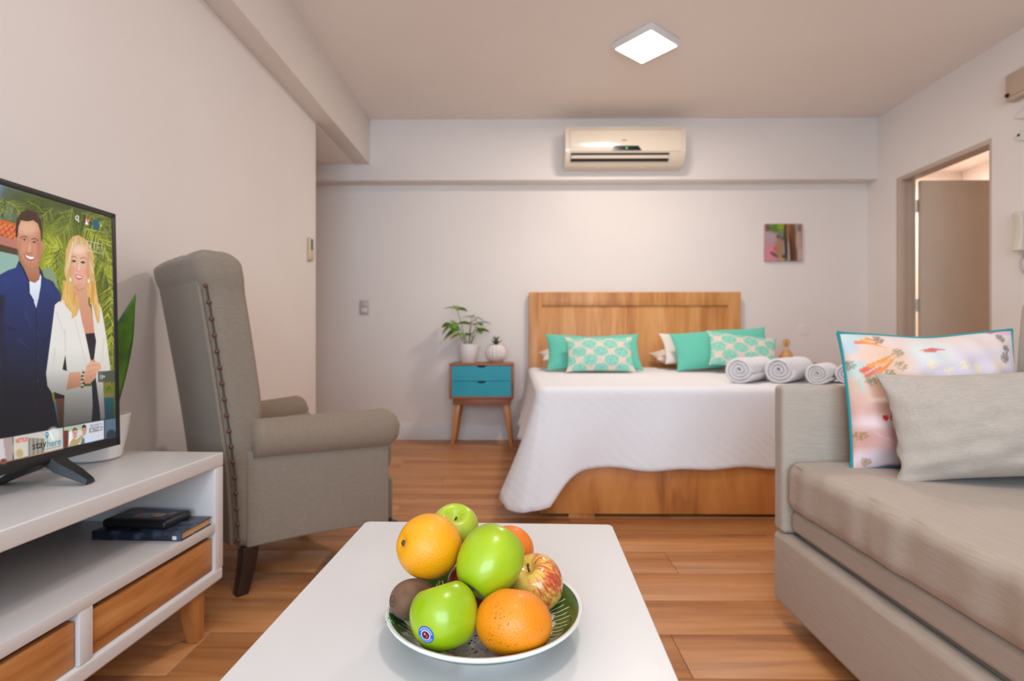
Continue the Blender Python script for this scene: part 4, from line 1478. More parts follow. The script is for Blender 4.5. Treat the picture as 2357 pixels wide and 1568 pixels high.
P.poly(AL((190, 770), (186, 650), (205, 540), (262, 458), (340, 432), (432, 468), (494, 560), (513, 680), (507, 820), (492, 800), (486, 690), (455, 600), (400, 560), (330, 575), (250, 560), (222, 640), (212, 760)), (74, 50, 38))
for i in range(24):
    x = 200 + i * 12.5
    P.stroke(A(x, 560 - 70 * math.sin(i / 23 * PI)), A(x + 14, 455 + 50 * abs(i / 23 - .5) * 2), 0.6, 0.3, (104, 76, 58) if i % 2 else (52, 34, 26), 0.7)
P.blob(*A(470, 900), 6, 34, (168, 112, 86), soft=1.6, op=0.55)
P.blob(*A(235, 900), 5, 26, (178, 122, 96), soft=1.6, op=0.5)
P.blob(*A(350, 890), 4, 12, (224, 172, 146), soft=1.4, op=0.7)
P.blob(*A(385, 1100), 9, 7, (190, 126, 104), soft=1.4, op=0.5)
for i in range(60):
    P.blob(*A(260 + rs.uniform(0, 210), 1030 + rs.uniform(0, 130)), 0.9, 0.9, (128, 88, 68), soft=1.0, op=0.35)
for (cx, cy) in ((292, 795), (412, 825)):
    P.blob(*A(cx, cy - 2), 4.6, 2.6, (150, 100, 78), soft=0.8)
    P.blob(*A(cx, cy), 3.6, 1.5, (232, 222, 214), soft=0.5)
    P.blob(*A(cx, cy), 2.0, 1.9, (44, 40, 36), soft=0.5)
    P.line(AL((cx - 24, cy - 4), (cx, cy - 11), (cx + 22, cy - 2)), 0.6, (84, 54, 40))
P.line(AL((245, 772), (290, 750), (330, 768)), 1.1, (86, 58, 42), 0.85)
P.line(AL((385, 788), (420, 778), (455, 806)), 1.1, (86, 58, 42), 0.85)
P.line(AL((345, 800), (330, 880), (318, 935)), 1.0, (180, 120, 94), 0.7, 2)
P.line(AL((315, 945), (345, 962), (385, 955)), 0.9, (150, 88, 70), 0.9, 1.4)
P.poly(AL((282, 962), (350, 985), (432, 1000), (410, 1040), (360, 1048), (310, 1020)), (166, 84, 76))
P.poly(AL((298, 975), (350, 994), (420, 1004), (402, 1026), (360, 1030), (322, 1010)), (246, 240, 234))
# woman in a white jacket
hair = AL((940, 738), (1030, 790), (1095, 880), (1135, 1000), (1132, 1200), (1160, 1380), (1186, 1560)) + BL((1205, 170), (1192, 335), (1165, 325), (1125, 160), (1075, 20), (960, 40), (958, 150), (920, 245), (862, 282), (866, 215), (786, 125), (765, 45)) + AL((722, 1560), (770, 1390), (800, 1290), (775, 1200), (783, 1080), (792, 920), (830, 812), (880, 752))
P.poly(BL((660, 115), (700, 80), (770, 50), (860, 60), (960, 120), (1025, 465), (1092, 775), (1060, 900), (1010, 1000), (980, 1100), (1105, 1090), (1116, 1330), (1095, 1640), (765, 1640), (776, 1210), (700, 1182), (622, 1168), (570, 1090), (554, 940), (575, 780), (604, 560), (622, 420), (640, 280)), (226, 222, 216), col2=(150, 146, 142), y0=800, y1=985)
P.poly(BL((1095, 60), (1190, 95), (1222, 165), (1252, 330), (1282, 520), (1312, 760), (1332, 900), (1235, 930), (1250, 1250), (1270, 1640), (1212, 1640), (1160, 1100), (1128, 775), (1155, 550), (1135, 455)), (224, 218, 210), col2=(168, 160, 154), y0=800, y1=985)
for (a, b, w_) in [(B(780, 420), B(790, 700), 1.4), (B(660, 640), B(640, 900), 1.2), (B(900, 290), B(1040, 860), 0.6), (B(680, 200), B(760, 440), 1.0), (B(1250, 520), B(1230, 800), 1.2), (B(800, 1345), B(1110, 1330), 0.6)]:
    P.stroke(a, b, w_, 0.4, (186, 180, 172), 0.6, 3)
P.poly(BL((785, 715), (806, 912), (752, 892)), (46, 34, 44))
P.poly(BL((650, 1162), (700, 1182), (776, 1205), (772, 1240), (660, 1252)), (34, 28, 34))
P.poly(BL((668, 1245), (772, 1240), (758, 1480), (762, 1640), (720, 1640), (690, 1440)), (120, 72, 52), col2=(86, 54, 44), y0=920, y1=985)
P.poly(hair, (212, 170, 110))
for i in range(34):
    x = 790 + i * 10.5
    w_ = abs(i - 16) / 16
    P.stroke(A(930 + (x - 950) * 0.35, 760 + 70 * w_), A(x - (18 if i < 16 else -18), 1180 + rs.uniform(-60, 60)), 0.9, 0.6, rs.choice([(236, 210, 160), (180, 130, 76), (222, 188, 134), (240, 222, 184), (196, 186, 166)]), 0.65)
for (x0, x1, yy0, yy1) in [(760, 800, 1290, 1560), (820, 850, 1330, 1568), (870, 905, 1370, 1568), (1090, 1150, 1300, 1568), (1060, 1110, 1330, 1568)]:
    for i in range(6):
        x = x0 + (x1 - x0) * i / 5
        P.stroke(A(x, yy0), A(x + 20 * math.sin(i), yy1), 1.0, 0.7, rs.choice([(238, 192, 108), (196, 136, 60), (222, 168, 84)]), 0.7)
for (x0, x1) in [(790, 870), (820, 900), (860, 930), (1140, 1180), (1160, 1195)]:
    P.line([B(x0, 0), B((x0 + x1) / 2 - 14, 90), B(x1, 160), B(x1 - 8, 240)], 1.1, rs.choice([(240, 196, 112), (202, 144, 66), (228, 174, 88)]), 0.8)
P.poly(AL((880, 1300), (950, 1390), (1010, 1365), (1045, 1290), (1052, 1450), (1062, 1568)) + BL((1092, 150), (1122, 300), (1136, 456), (1026, 466), (988, 330), (955, 150), (945, 0)) + AL((905, 1480)), (212, 158, 130), col2=(206, 140, 116), y0=660, y1=765)
P.line(AL((900, 1360), (950, 1400), (1010, 1375)), 1.6, (178, 118, 92), 0.6, 3)
P.poly(AL((868, 905), (900, 856), (960, 842), (1030, 862), (1060, 925), (1072, 1050), (1076, 1180), (1050, 1282), (1000, 1372), (950, 1392), (900, 1342), (866, 1250), (850, 1130), (856, 1000)), (228, 182, 156), col2=(222, 166, 138), y0=565, y1=665)
P.blob(*A(950, 920), 14, 9, (238, 202, 180), soft=1.4)
P.blob(*A(880, 1160), 5, 7, (232, 160, 138), soft=1.4)
P.blob(*A(1030, 1180), 6, 7, (230, 158, 136), soft=1.4)
P.blob(*A(1058, 1120), 4, 40, (196, 136, 108), soft=1.6, op=0.55)
P.blob(*A(866, 1120), 3, 34, (206, 148, 120), soft=1.6, op=0.5)
P.blob(*A(948, 1120), 3, 12, (240, 204, 182), soft=1.4, op=0.7)
P.blob(*A(955, 1345), 8, 6, (206, 146, 122), soft=1.4, op=0.5)
for (cx, cy) in ((888, 1055), (998, 1070)):
    P.blob(*A(cx, cy - 3), 4.8, 2.8, (160, 112, 96), soft=0.7)
    P.blob(*A(cx, cy), 3.6, 1.5, (234, 224, 218), soft=0.5)
    P.blob(*A(cx, cy), 2.3, 2.2, (46, 32, 30), soft=0.5)
    P.line(AL((cx - 24, cy - 2), (cx, cy - 12), (cx + 24, cy)), 1.0, (56, 38, 32))
P.line(AL((862, 1005), (890, 992), (918, 1010)), 0.8, (128, 88, 62), 0.9)
P.line(AL((972, 1022), (1000, 1005), (1032, 1022)), 0.8, (128, 88, 62), 0.9)
P.line(AL((940, 1060), (932, 1130), (920, 1165), (945, 1178), (970, 1170)), 0.7, (196, 136, 112), 0.8, 1.6)
P.poly(AL((898, 1215), (950, 1222), (1004, 1232), (980, 1272), (940, 1276), (912, 1250)), (198, 92, 92))
P.poly(AL((908, 1224), (950, 1232), (996, 1240), (970, 1254), (930, 1248)), (246, 240, 236))
for e in ((848, 1275), (1066, 1290)):
    P.blob(*A(*e), 2.0, 4.6, (240, 236, 236), soft=0.5)
P.poly(BL((1028, 463), (1136, 452), (1156, 550), (1130, 772), (1090, 772)), (42, 34, 46))
P.poly(BL((1105, 1050), (1152, 1000), (1200, 1380), (1218, 1640), (1092, 1640), (1116, 1330)), (34, 32, 46))
P.poly(BL((832, 930), (960, 922), (1005, 1000), (985, 1092), (798, 1138)), (214, 158, 128), col2=(188, 130, 100), y0=856, y1=898)
P.poly(BL((1005, 1000), (1040, 850), (1105, 778), (1152, 795), (1205, 815), (1222, 880), (1176, 915), (1152, 985), (1085, 1062), (1020, 1064)), (224, 172, 144), col2=(206, 148, 118), y0=828, y1=884)
for (a, b) in [((1050, 870), (1130, 840)), ((1060, 925), (1145, 890)), ((1085, 985), (1150, 945)), ((1120, 835), (1200, 850))]:
    P.stroke(B(*a), B(*b), 0.6, 0.4, (176, 118, 94), 0.8)
P.blob(*B(1130, 790), 2.2, 1.6, (200, 70, 70))
for i in range(10):
    P.blob(*B(995 + 10 * math.sin(i * 2), 905 + i * 22), 3.4, 2.4, (60, 62, 50) if i % 2 else (196, 192, 178), soft=0.6)
# picture darkens towards the row of tiles
k = np.clip((PY - 850) / 130, 0, 1)[:, None] * 0.45
P.C = P.C * (1 - k)
k = np.clip((470 - PY + (PX * 0.34 - 60) * 0.6) / 90, 0, 1)[:, None] * 0.35
P.C = P.C * (1 - k)
# rating tag
P.poly(BL((1172, 915), (1400, 905), (1400, 1045), (1172, 1045)), (70, 74, 70), op=0.82)
P.stroke(B(1172, 917), B(1172, 1045), 0.7, 0.7, (236, 236, 236))
# icons
P.line([A(928 + 17 * math.cos(a), 532 + 26 * math.sin(a)) for a in np.linspace(0, 2 * PI, 24)], 0.85, (246, 246, 246))
P.stroke(A(936, 555), A(950, 580), 0.9, 0.9, (246, 246, 246))
P.poly(AL((1022, 606), (1030, 596), (1034, 560), (1042, 542), (1050, 548), (1058, 575), (1062, 605), (1066, 614)), (246, 246, 246))
P.blob(*A(1044, 618), 1.0, 0.8, (246, 246, 246))
P.blob(*A(1062, 560), 3.3, 6.2, (200, 24, 40), soft=0.3)
P.poly(AL((1118, 546), (1190, 560), (1188, 682), (1118, 668)), (28, 92, 116))
P.poly(AL((1207, 620), (1228, 626), (1217, 642)), (240, 240, 240))
P.line(AL((1048, 806), (1228, 852), (1232, 960), (1048, 918), (1048, 806)), 0.5, (220, 222, 210))
P.line(AL((1136, 830), (1138, 940)), 0.4, (220, 222, 210))
for yb_ in (855, 872, 890):
    P.stroke(A(1078, yb_), A(1104, yb_ + 6), 0.5, 0.5, (236, 236, 230))
for ex in (1174, 1192):
    for ey in (884, 908):
        P.blob(*A(ex, ey), 0.9, 0.9, (236, 236, 230))
# tiles
P.poly([Dp(-3500, 980), Dp(0, 488), Dp(255, 450), Dp(2016, 128), Dp(2300, 90), Dp(2300, 700), Dp(0, 1010), Dp(-3500, 1500)], (24, 26, 34), soft=2)
P.poly([Dp(-2200, 905), Dp(-925, 675), Dp(-925, 1186), Dp(-2200, 1490)], (96, 118, 138))
P.poly([Dp(-4200, 1265), Dp(-2230, 910), Dp(-2230, 1496), Dp(-4200, 1960)], (176, 160, 128))
P.poly([Dp(-900, 670), Dp(0, 508), Dp(250, 466), Dp(256, 920), Dp(0, 978), Dp(-900, 1180)], (170, 150, 146))
P.poly([Dp(-100, 530), Dp(60, 505), Dp(110, 900), Dp(-100, 980)], (208, 196, 204), soft=2)
P.blob(*Dp(70, 950), 8, 7, (120, 62, 56), soft=0.6)
P.poly([Dp(270, 465), Dp(1220, 290), Dp(1225, 690), Dp(270, 912)], (196, 194, 186))
P.blob(*Dp(1040, 420), 14, 16, (216, 216, 212), soft=1.2)
P.blob(*Dp(380, 700), 16, 20, (206, 202, 186), soft=1.2)
P.blob(*Dp(380, 790), 8.5, 10, (186, 164, 116), soft=0.8)
P.poly([Dp(545, 485), Dp(860, 505), Dp(860, 790), Dp(550, 845)], (142, 138, 126))
for i in range(7):
    P.stroke(Dp(560 + i * 42, 510), Dp(566 + i * 42, 830 - i * 8), 0.9, 0.9, (178, 176, 164) if i % 2 else (112, 108, 98), 0.8)
P.poly([Dp(940, 385), Dp(975, 355), Dp(1060, 520), Dp(1010, 545)], (230, 232, 230))
PIN = (30, 134, 166)
P.blob(*Dp(912, 425), 3.9, 5.8, PIN, soft=0.25)
P.poly([Dp(884, 450), Dp(940, 440), Dp(912, 522)], PIN)
P.blob(*Dp(912, 422), 1.6, 2.3, (214, 216, 212), soft=0.4)
P.poly([Dp(1238, 285), Dp(2012, 146), Dp(2014, 512), Dp(1240, 684)], (206, 208, 216))
P.poly([Dp(1238, 285), Dp(1600, 222), Dp(1600, 330), Dp(1240, 370)], (170, 186, 160))
P.poly([Dp(1240, 350), Dp(1330, 345), Dp(1320, 665), Dp(1240, 684)], (112, 48, 34), soft=2)
P.poly([Dp(1340, 380), Dp(1400, 370), Dp(1390, 560), Dp(1335, 640)], (232, 232, 230))
P.poly([Dp(1330, 665), Dp(1370, 560), Dp(1420, 500), Dp(1480, 520), Dp(1530, 480), Dp(1600, 420), Dp(1620, 470), Dp(1550, 560), Dp(1510, 625)], (176, 158, 104))
P.poly([Dp(1560, 610), Dp(1590, 500), Dp(1640, 460), Dp(1690, 400), Dp(1780, 430), Dp(1830, 550), Dp(1800, 560)], (200, 210, 228))
P.poly([Dp(1560, 610), Dp(1595, 490), Dp(1640, 500), Dp(1640, 595)], (92, 90, 84), op=0.8)
P.blob(*Dp(1452, 420), 4.8, 9.8, (206, 156, 124), soft=0.3)
P.poly([Dp(1402, 400), Dp(1405, 320), Dp(1450, 280), Dp(1500, 320), Dp(1500, 400), Dp(1485, 340), Dp(1430, 345)], (128, 78, 44))
P.blob(*Dp(1632, 360), 4.6, 10.0, (200, 148, 116), soft=0.3)
P.poly([Dp(1588, 350), Dp(1590, 260), Dp(1630, 225), Dp(1672, 260), Dp(1672, 340), Dp(1655, 285), Dp(1605, 300)], (58, 40, 30))
for (cx, cy) in ((1440, 405), (1468, 398), (1620, 345), (1648, 338)):
    P.blob(*Dp(cx, cy), 0.8, 0.8, (60, 44, 38))
P.stroke(Dp(1440, 470), Dp(1466, 462), 0.5, 0.5, (150, 80, 74))
P.stroke(Dp(1622, 410), Dp(1648, 402), 0.5, 0.5, (150, 80, 74))
P.poly([Dp(1735, 310), Dp(1985, 262), Dp(1986, 335), Dp(1736, 388)], (20, 20, 24))
P.poly([Dp(2028, 142), Dp(2300, 98), Dp(2300, 470), Dp(2028, 506)], (84, 106, 124))
P.blob(*Dp(2160, 440), 12, 13, (44, 54, 66), soft=0.5)
P.stroke(Dp(0, 984), Dp(1225, 700), 0.5, 0.5, (200, 130, 50))
nn = len(gy)
F = []
for j in range(len(gz) - 1):
    b_ = j * nn
    for i in range(nn - 1):
        F.append((b_ + i, b_ + i + 1, b_ + nn + i + 1, b_ + nn + i))
me = bpy.data.meshes.new('screen')
me.from_pydata([tuple(p) for p in pts3.tolist()], [], F)
SCREEN_EMIT = 1.0 / 2 ** EXPOSURE
me.materials.append(vcol('lit_screen', 0.3, SCREEN_EMIT))
scr = bpy.data.objects.new('screen', me)
COL.objects.link(scr)
scr.parent = tv
set_print(scr, P.linear())


def screen_text(txt, pl, pr, ptop, col, bold=0.0):
    """flat lettering lying on the screen between two baseline points"""
    cu = bpy.data.curves.new('lettering', 'FONT')
    cu.body = txt
    cu.offset = bold
    ob = bpy.data.objects.new('lettering', cu)
    COL.objects.link(ob)
    dg = bpy.context.evaluated_depsgraph_get()
    me = bpy.data.meshes.new_from_object(ob.evaluated_get(dg))
    bpy.data.objects.remove(ob)
    v = np.array([tuple(q.co) for q in me.vertices])
    y0_, z0_ = on_screen(*pl)
    y1_, _ = on_screen(*pr)
    _, z1_ = on_screen(*ptop)
    lo, hi = v.min(0), v.max(0)
    out = np.zeros_like(v)
    out[:, 0] = 0.0004
    out[:, 1] = y0_ + (v[:, 0] - lo[0]) / (hi[0] - lo[0]) * (y1_ - y0_)
    out[:, 2] = z0_ + (v[:, 1] - lo[1]) / (hi[1] - lo[1]) * (z1_ - z0_)
    me.vertices.foreach_set('co', out.ravel())
    me.update()
    me.materials.append(emit('lettering_light', S(*col), SCREEN_EMIT))
    o_ = bpy.data.objects.new('lettering', me)
    COL.objects.link(o_)
    o_.parent = scr
    return o_


screen_text('NETFLIX', Dp(303, 600), Dp(538, 555), Dp(303, 512), (214, 30, 44), 0.03)
screen_text('stay', Dp(632, 772), Dp(900, 720), Dp(632, 598), (16, 16, 18), 0.012)
screen_text('here', Dp(910, 680), Dp(1182, 628), Dp(910, 545), PIN, 0.012)
screen_text('makeover. make money.', Dp(876, 730), Dp(1182, 664), Dp(876, 700), (30, 30, 30), 0.01)
screen_text('PROPERTY', Dp(1748, 292), Dp(1976, 246), Dp(1748, 240), (40, 40, 44), 0.0)
screen_text('BROTHERS', Dp(1748, 378), Dp(1980, 330), Dp(1748, 318), (240, 240, 240), 0.02)
screen_text('13+', B(1204, 1005), B(1262, 1000), B(1204, 960), (236, 236, 236), 0.0)
screen_text('6', A(1057, 574), A(1069, 576), A(1057, 546), (246, 246, 246), 0.0)

# ------------------------------------------------------------------ plant behind the television
tp = thing('potted_plant', 'upright broad leaf plant in a white pot behind the television', 'plant', (-1.093, 1.375, UZ))
obj('pot', lathe([(0, 0), (0.048, 0), (0.056, 0.006), (0.066, 0.05), (0.073, 0.095), (0.076, 0.113), (0.073, 0.115), (0.068, 0.105), (0, 0.1)], 40), MT['ceramic'], tp)
obj('soil', lathe([(0, 0.103), (0.067, 0.1), (0.05, 0.09), (0, 0.09)], 24), MT['soil'], tp)
MT['snake'] = leaf_mat('banded_leaf', S(92, 140, 44), S(48, 92, 30))
for (bx_, by_, tx, ty, H, W) in [(0.02, 0.02, 0.085, 0.03, 0.33, 0.062), (-0.01, -0.02, 0.0, -0.06, 0.30, 0.055), (-0.02, 0.02, -0.06, 0.0, 0.27, 0.05), (0.0, 0.03, 0.0, 0.05, 0.22, 0.05)]:
    V, F = [], []
    ns = 14
    for i in range(ns + 1):
        t = i / ns
        wd = W / 2 * (0.55 + 0.45 * math.sin(PI * min(1, t * 1.1))) * (1 - max(0, (t - 0.6) / 0.4) ** 2.2)
        wd = max(wd, 0.0008)
        cx, cy = bx_ + (tx - bx_) * t ** 1.5, by_ + (ty - by_) * t
        for s in (-1, -0.5, 0, 0.5, 1):
            V.append((cx + s * wd * 0.45, cy + s * wd * 0.9 + 0.006 * math.sin(4 * t), 0.1 + H * t + (0.0)))
            V[-1] = (V[-1][0] - abs(s) ** 2 * wd * 0.35, V[-1][1], V[-1][2])
    for i in range(ns):
        for k in range(4):
            F.append((i * 5 + k, i * 5 + k + 1, (i + 1) * 5 + k + 1, (i + 1) * 5 + k))
    lf = obj('leaf', (np.array(V), F), MT['snake'], tp)
    sm = lf.modifiers.new('leaf thickness', 'SOLIDIFY')
    sm.thickness = 0.0025

# book and black case on the shelf of the unit
MT['cover'] = M('dark_cover', S(30, 34, 48), 0.3, S(92, 104, 128), 26, lo=0.5, hi=0.75)
bk = thing('book', 'dark hardback book with cream pages on the unit shelf', 'book', (-0.935, 1.367, SZ), (0, 0, math.radians(-2.0)))
obj('cover', merge(box(-0.112, 0.116, -0.062, 0.058, 0, 0.003, 0.001), box(-0.112, 0.116, -0.062, 0.058, 0.0185, 0.0215, 0.001), box(-0.112, 0.116, -0.064, -0.059, 0, 0.0215, 0.002)), MT['cover'], bk)
obj('pages', box(-0.108, 0.112, -0.0585, 0.054, 0.003, 0.0185), MT['book_pages'], bk)
obj('spine_mark', box(0.094, 0.104, -0.0648, -0.0638, 0.004, 0.013), MT['white_plastic'], bk)
cs = thing('case', 'black case with a small colourful print lying on the book', 'case', (-0.95, 1.372, SZ + 0.0218), (0, 0, math.radians(-5)))
obj('shell', box(-0.088, 0.085, -0.052, 0.045, 0, 0.022, 0.009, 3), MT['black_plastic'], cs)
n = 30
gx_, gy_ = np.linspace(-0.074, 0.07, n), np.linspace(-0.038, 0.034, n)
V = [(x, y, 0.0223) for y in gy_ for x in gx_]
F = [(j * n + i, j * n + i + 1, (j + 1) * n + i + 1, (j + 1) * n + i) for j in range(n - 1) for i in range(n - 1)]
po = obj('printed_sleeve', (np.array(V), F), vcol('sleeve_print', 0.3), cs, sharp=0)
P = Painter([v[0] for v in V], [v[1] for v in V], (58, 66, 80))
for b in [(0.0, -0.01, 0.03, 0.02, (150, 140, 150)), (0.02, 0.0, 0.008, 0.01, (214, 176, 60)), (-0.005, -0.024, 0.008, 0.008, (190, 40, 44)), (0.008, -0.012, 0.01, 0.008, (84, 132, 116)),
          (0.035, -0.005, 0.012, 0.014, (196, 176, 170)), (0.055, 0.01, 0.01, 0.012, (150, 120, 112)), (-0.05, 0.01, 0.02, 0.02, (80, 90, 106)), (0.0, 0.028, 0.07, 0.006, (40, 80, 140))]:
    P.blob(*b, soft=0.8)
set_print(po, P.linear())

# ------------------------------------------------------------------ wing armchair
MT['nail'] = M('aged_nail', S(98, 58, 42), 0.35)
MT['welt'] = linen('dark_welt', S(92, 78, 66), S(84, 70, 60), 1100, 0.3)
CF = math.radians(48)
ch = thing('armchair', 'taupe high back wing armchair with rolled arms and nail trim', 'armchair', (-1.010, 1.7605, 0), (0, 0, CF))
RW, FL = 0.205, math.tan(math.radians(18))


def lean(z):
    return -0.012 * ease((z - 0.15) / 0.3) - 0.10 * max(0.0, (z - 0.38) / 0.68) ** 1.15


def back_fn(x, y, z):
    k = max(0, (z - 0.95) / 0.115)
    w_ = 1.0 + 0.05 * ease((z - 0.4) / 0.6)
    bul = 0.016 * ease((z - 0.93) / 0.06) * (1 - ease((z - 1.03) / 0.04))
    if x < 0.03:
        x -= bul
    # the wings curl forward at both sides
    s = max(0.0, (abs(y) - RW + 0.055) / 0.055)
    if x > 0.04:
        x += 0.035 * s * ease((z - 0.42) / 0.2)
    y = y * w_ + math.copysign(bul * 0.8 * (abs(y) / RW), y)
    zz = z + 0.006 * hnoise(y * 20, x * 20, 0, 1) * ease((z - 0.98) / 0.05)
    return (x + lean(z), y, zz)


obj('back', defm(rb(0.105, 2 * RW, 0.925, 0.045, (0.0525, 0, 0.6), 6, (2, 14, 40)), back_fn), MT['taupe'], ch, sharp=0)
# outside back panel, set just inside the corner roll
obj('rear_panel', defm(rb(0.012, 2 * RW - 0.05, 0.82, 0.005, (-0.003, 0, 0.565), 2, (1, 8, 30)),
                       lambda x, y, z: (x + lean(z), y * (1 + 0.05 * ease((z - 0.4) / 0.6)), z)), MT['taupe'], ch, sharp=0)
obj('top_seam', tube([(lean(0.975) - 0.009, y, 0.975 + 0.006 * math.cos(y / RW * 1.5)) for y in np.linspace(-RW + 0.02, RW - 0.02, 16)], 0.0035, 8), MT['taupe'], ch)
for s in (-1, 1):
    obj('welt', tube([(lean(z) + 0.010, s * (RW - 0.010) * (1 + 0.05 * ease((z - 0.4) / 0.6)), z) for z in np.linspace(0.15, 0.975, 30)], 0.003, 8),
        MT['welt'], ch)
nm = mesh('nail', lathe([(0, 0.0046), (0.004, 0.0036), (0.0072, 0), (0.0072, -0.002), (0, -0.006)], 10), MT['nail'])
for s in (-1, 1):
    for i in range(17):
        z = 0.175 + i * 0.0485
        nl = bpy.data.objects.new('nail', nm)
        COL.objects.link(nl)
        nl.parent = ch
        nl.location = (lean(z) + 0.0075, s * (RW - 0.0075) * (1 + 0.05 * ease((z - 0.4) / 0.6)), z)
        nl.rotation_euler = (0, -PI / 2, -s * PI / 4)
SL = 0.50


def side_y(x):
    return RW - 0.004 + FL * x


for s in (-1, 1):
    # outer side below the arm roll
    def sf(x, y, z, s=s):
        zz = z
        if z < 0.2:
            zz = z + 0.012 * math.sin(PI * x / 0.5) * (1 - (z - 0.145) / 0.055)
        return (x, s * side_y(x) + y - s * 0.03, zz)
    obj('side_panel', defm(rb(SL - 0.075, 0.06, 0.30, 0.008, (0.03 + (SL - 0.075) / 2, 0, 0.295), 2, (16, 1, 6)), sf), MT['taupe'], ch, sharp=50)
    # rolled arm
    path, rad = [], []
    V, F = [], []
    nx, na = 26, 24
    for i in range(nx + 1):
        t = i / nx
        x = 0.045 + (SL - 0.055) * t
        e = 1.0
        if t > 0.88:
            e = math.sqrt(max(0.0, 1 - ((t - 0.88) / 0.12) ** 2 * 0.9))
        ra, rz = (0.058 + 0.006 * t) * e, (0.062 + 0.006 * t) * e
        for k in range(na):
            a = 2 * PI * k / na
            V.append((x + 0.004 * math.sin(a * 5) * (1 if i == nx else 0), s * (side_y(x) - 0.022) + ra * math.cos(a), 0.481 + 0.004 * t + rz * math.sin(a)))
    for i in range(nx):
        for k in range(na):
            F.append((i * na + k, i * na + (k + 1) % na, (i + 1) * na + (k + 1) % na, (i + 1) * na + k))
    F.append(tuple(range(na)))
    cidx = len(V)
    V.append((SL + 0.002, s * (side_y(SL - 0.02) - 0.022), 0.485))
    for k in range(na):
        F.append((nx * na + k, nx * na + (k + 1) % na, cidx))
    obj('arm', (np.array(V), F), MT['taupe_in'], ch, sharp=0)
    # inner arm face
    obj('inner_arm', defm(rb(SL - 0.08, 0.04, 0.16, 0.012, (0.06 + (SL - 0.08) / 2, 0, 0.40), 2, (10, 1, 3)),
                          lambda x, y, z, s=s: (x, s * (side_y(x) - 0.075) + y, z)), MT['taupe_in'], ch, sharp=50)


def trap(x, y, z, inset=0.0):
    return (x, y / 0.2 * (side_y(min(x, SL)) - inset), z)


obj('front_base', defm(rb(SL - 0.04, 0.4, 0.155, 0.012, (0.03 + (SL - 0.02) / 2, 0, 0.222), 2, (8, 8, 2)), lambda x, y, z: trap(x, y, z, 0.062 if x < SL - 0.02 else 0.05)), MT['taupe'], ch, sharp=50)


def cush(x, y, z):
    k = (1 - (y / 0.2) ** 4)
    x2 = x + (0.016 * k if x > 0.4 else 0)
    z2 = z + (0.02 * k * math.sin(PI * min(1, max(0, x / 0.55))) if z > 0.36 else 0)
    return trap(x2 + 0.004 * hnoise(y * 40, z * 30, 0, 1), y, z2, 0.10)


obj('seat_cushion', defm(rb(0.44, 0.4, 0.13, 0.045, (0.325, 0, 0.368), 5, (10, 12, 3)), cush), MT['taupe_in'], ch, sharp=0)
for s in (-1, 1):
    for fr_ in (0, 1):
        lg = rb(0.05, 0.05, 0.15, 0.005, (0, 0, 0.075), 1, (1, 1, 6))

        def f(x, y, z, s=s, fr_=fr_):
            k = 1 - z / 0.15
            s_ = 1 - 0.28 * k
            x0 = 0.045 if not fr_ else SL - 0.03
            y0 = s * (side_y(x0) - 0.034)
            sw = (-0.024 if not fr_ else 0.004) * k ** 1.6
            return (x * s_ + x0 + sw, y * s_ + y0, z)
        obj('leg', defm(lg, f), MT['dark_wood'], ch)

# ------------------------------------------------------------------ coffee table
TZ = 0.430
ct = thing('coffee_table', 'white rectangular coffee table holding the fruit plate', 'coffee table', (-0.058, 1.055, 0), (0, 0, math.radians(-1.65)))
CW, CL, CT = 0.487, 0.95, 0.03
cr = 0.012
pl = []
for (cx, cy, a0) in ((CW / 2 - cr, -cr, 0), (-CW / 2 + cr, -cr, 90), (-CW / 2 + cr, -CL + cr, 180), (CW / 2 - cr, -CL + cr, 270)):
    for i in range(7):
        a = math.radians(a0 + 90 * i / 6)
        pl.append((cx + cr * math.cos(a), cy + cr * math.sin(a)))
tb = obj('table_top', prism(pl, TZ - CT, TZ, 'z'), MT['white_lacquer'], ct, sharp=40)
bv = tb.modifiers.new('soft edge', 'BEVEL')
bv.width = 0.002
bv.segments = 2
bv.limit_method = 'ANGLE'
obj('apron', merge(box(-CW / 2 + 0.05, CW / 2 - 0.05, -0.075, -0.055, TZ - 0.085, TZ - CT), box(-CW / 2 + 0.05, CW / 2 - 0.05, -CL + 0.055, -CL + 0.075, TZ - 0.085, TZ - CT),
                   box(-CW / 2 + 0.05, -CW / 2 + 0.07, -CL + 0.06, -0.06, TZ - 0.085, TZ - CT), box(CW / 2 - 0.07, CW / 2 - 0.05, -CL + 0.06, -0.06, TZ - 0.085, TZ - CT)), MT['white_lacquer'], ct)
for sx in (-1, 1):
    for sy in (0, 1):
        lg = rb(0.045, 0.045, TZ - CT, 0.004, (0, 0, (TZ - CT) / 2), 1, (1, 1, 3))

        def f(x, y, z, sx=sx, sy=sy):
            k = 1 - z / (TZ - CT)
            s_ = 1 - 0.4 * k
            return (x * s_ + sx * (CW / 2 - 0.065), y * s_ + (-0.07 if sy == 0 else -CL + 0.07), z)
        obj('leg', defm(lg, f), MT['leg_wood'], ct)

# ------------------------------------------------------------------ plate
PCX, PCY, PR = -0.040, 0.662, 0.120
pm_, pnt, pp, pN, pL = new_mat('decorated_plate_glaze')
pp.inputs['Roughness'].default_value = 0.12
pp.inputs['Coat Weight'].default_value = 0.5
tc = pN.new('ShaderNodeTexCoord')
sx_ = pN.new('ShaderNodeSeparateXYZ')
pL.new(tc.outputs['Object'], sx_.inputs[0])


def mth(op, a, b=None, c=None):
    n_ = pN.new('ShaderNodeMath')
    n_.operation = op
    for i, v in enumerate((a, b, c)):
        if v is None:
            continue
        if isinstance(v, (int, float)):
            n_.inputs[i].default_value = v
        else:
            pL.new(v, n_.inputs[i])
    return n_.outputs[0]


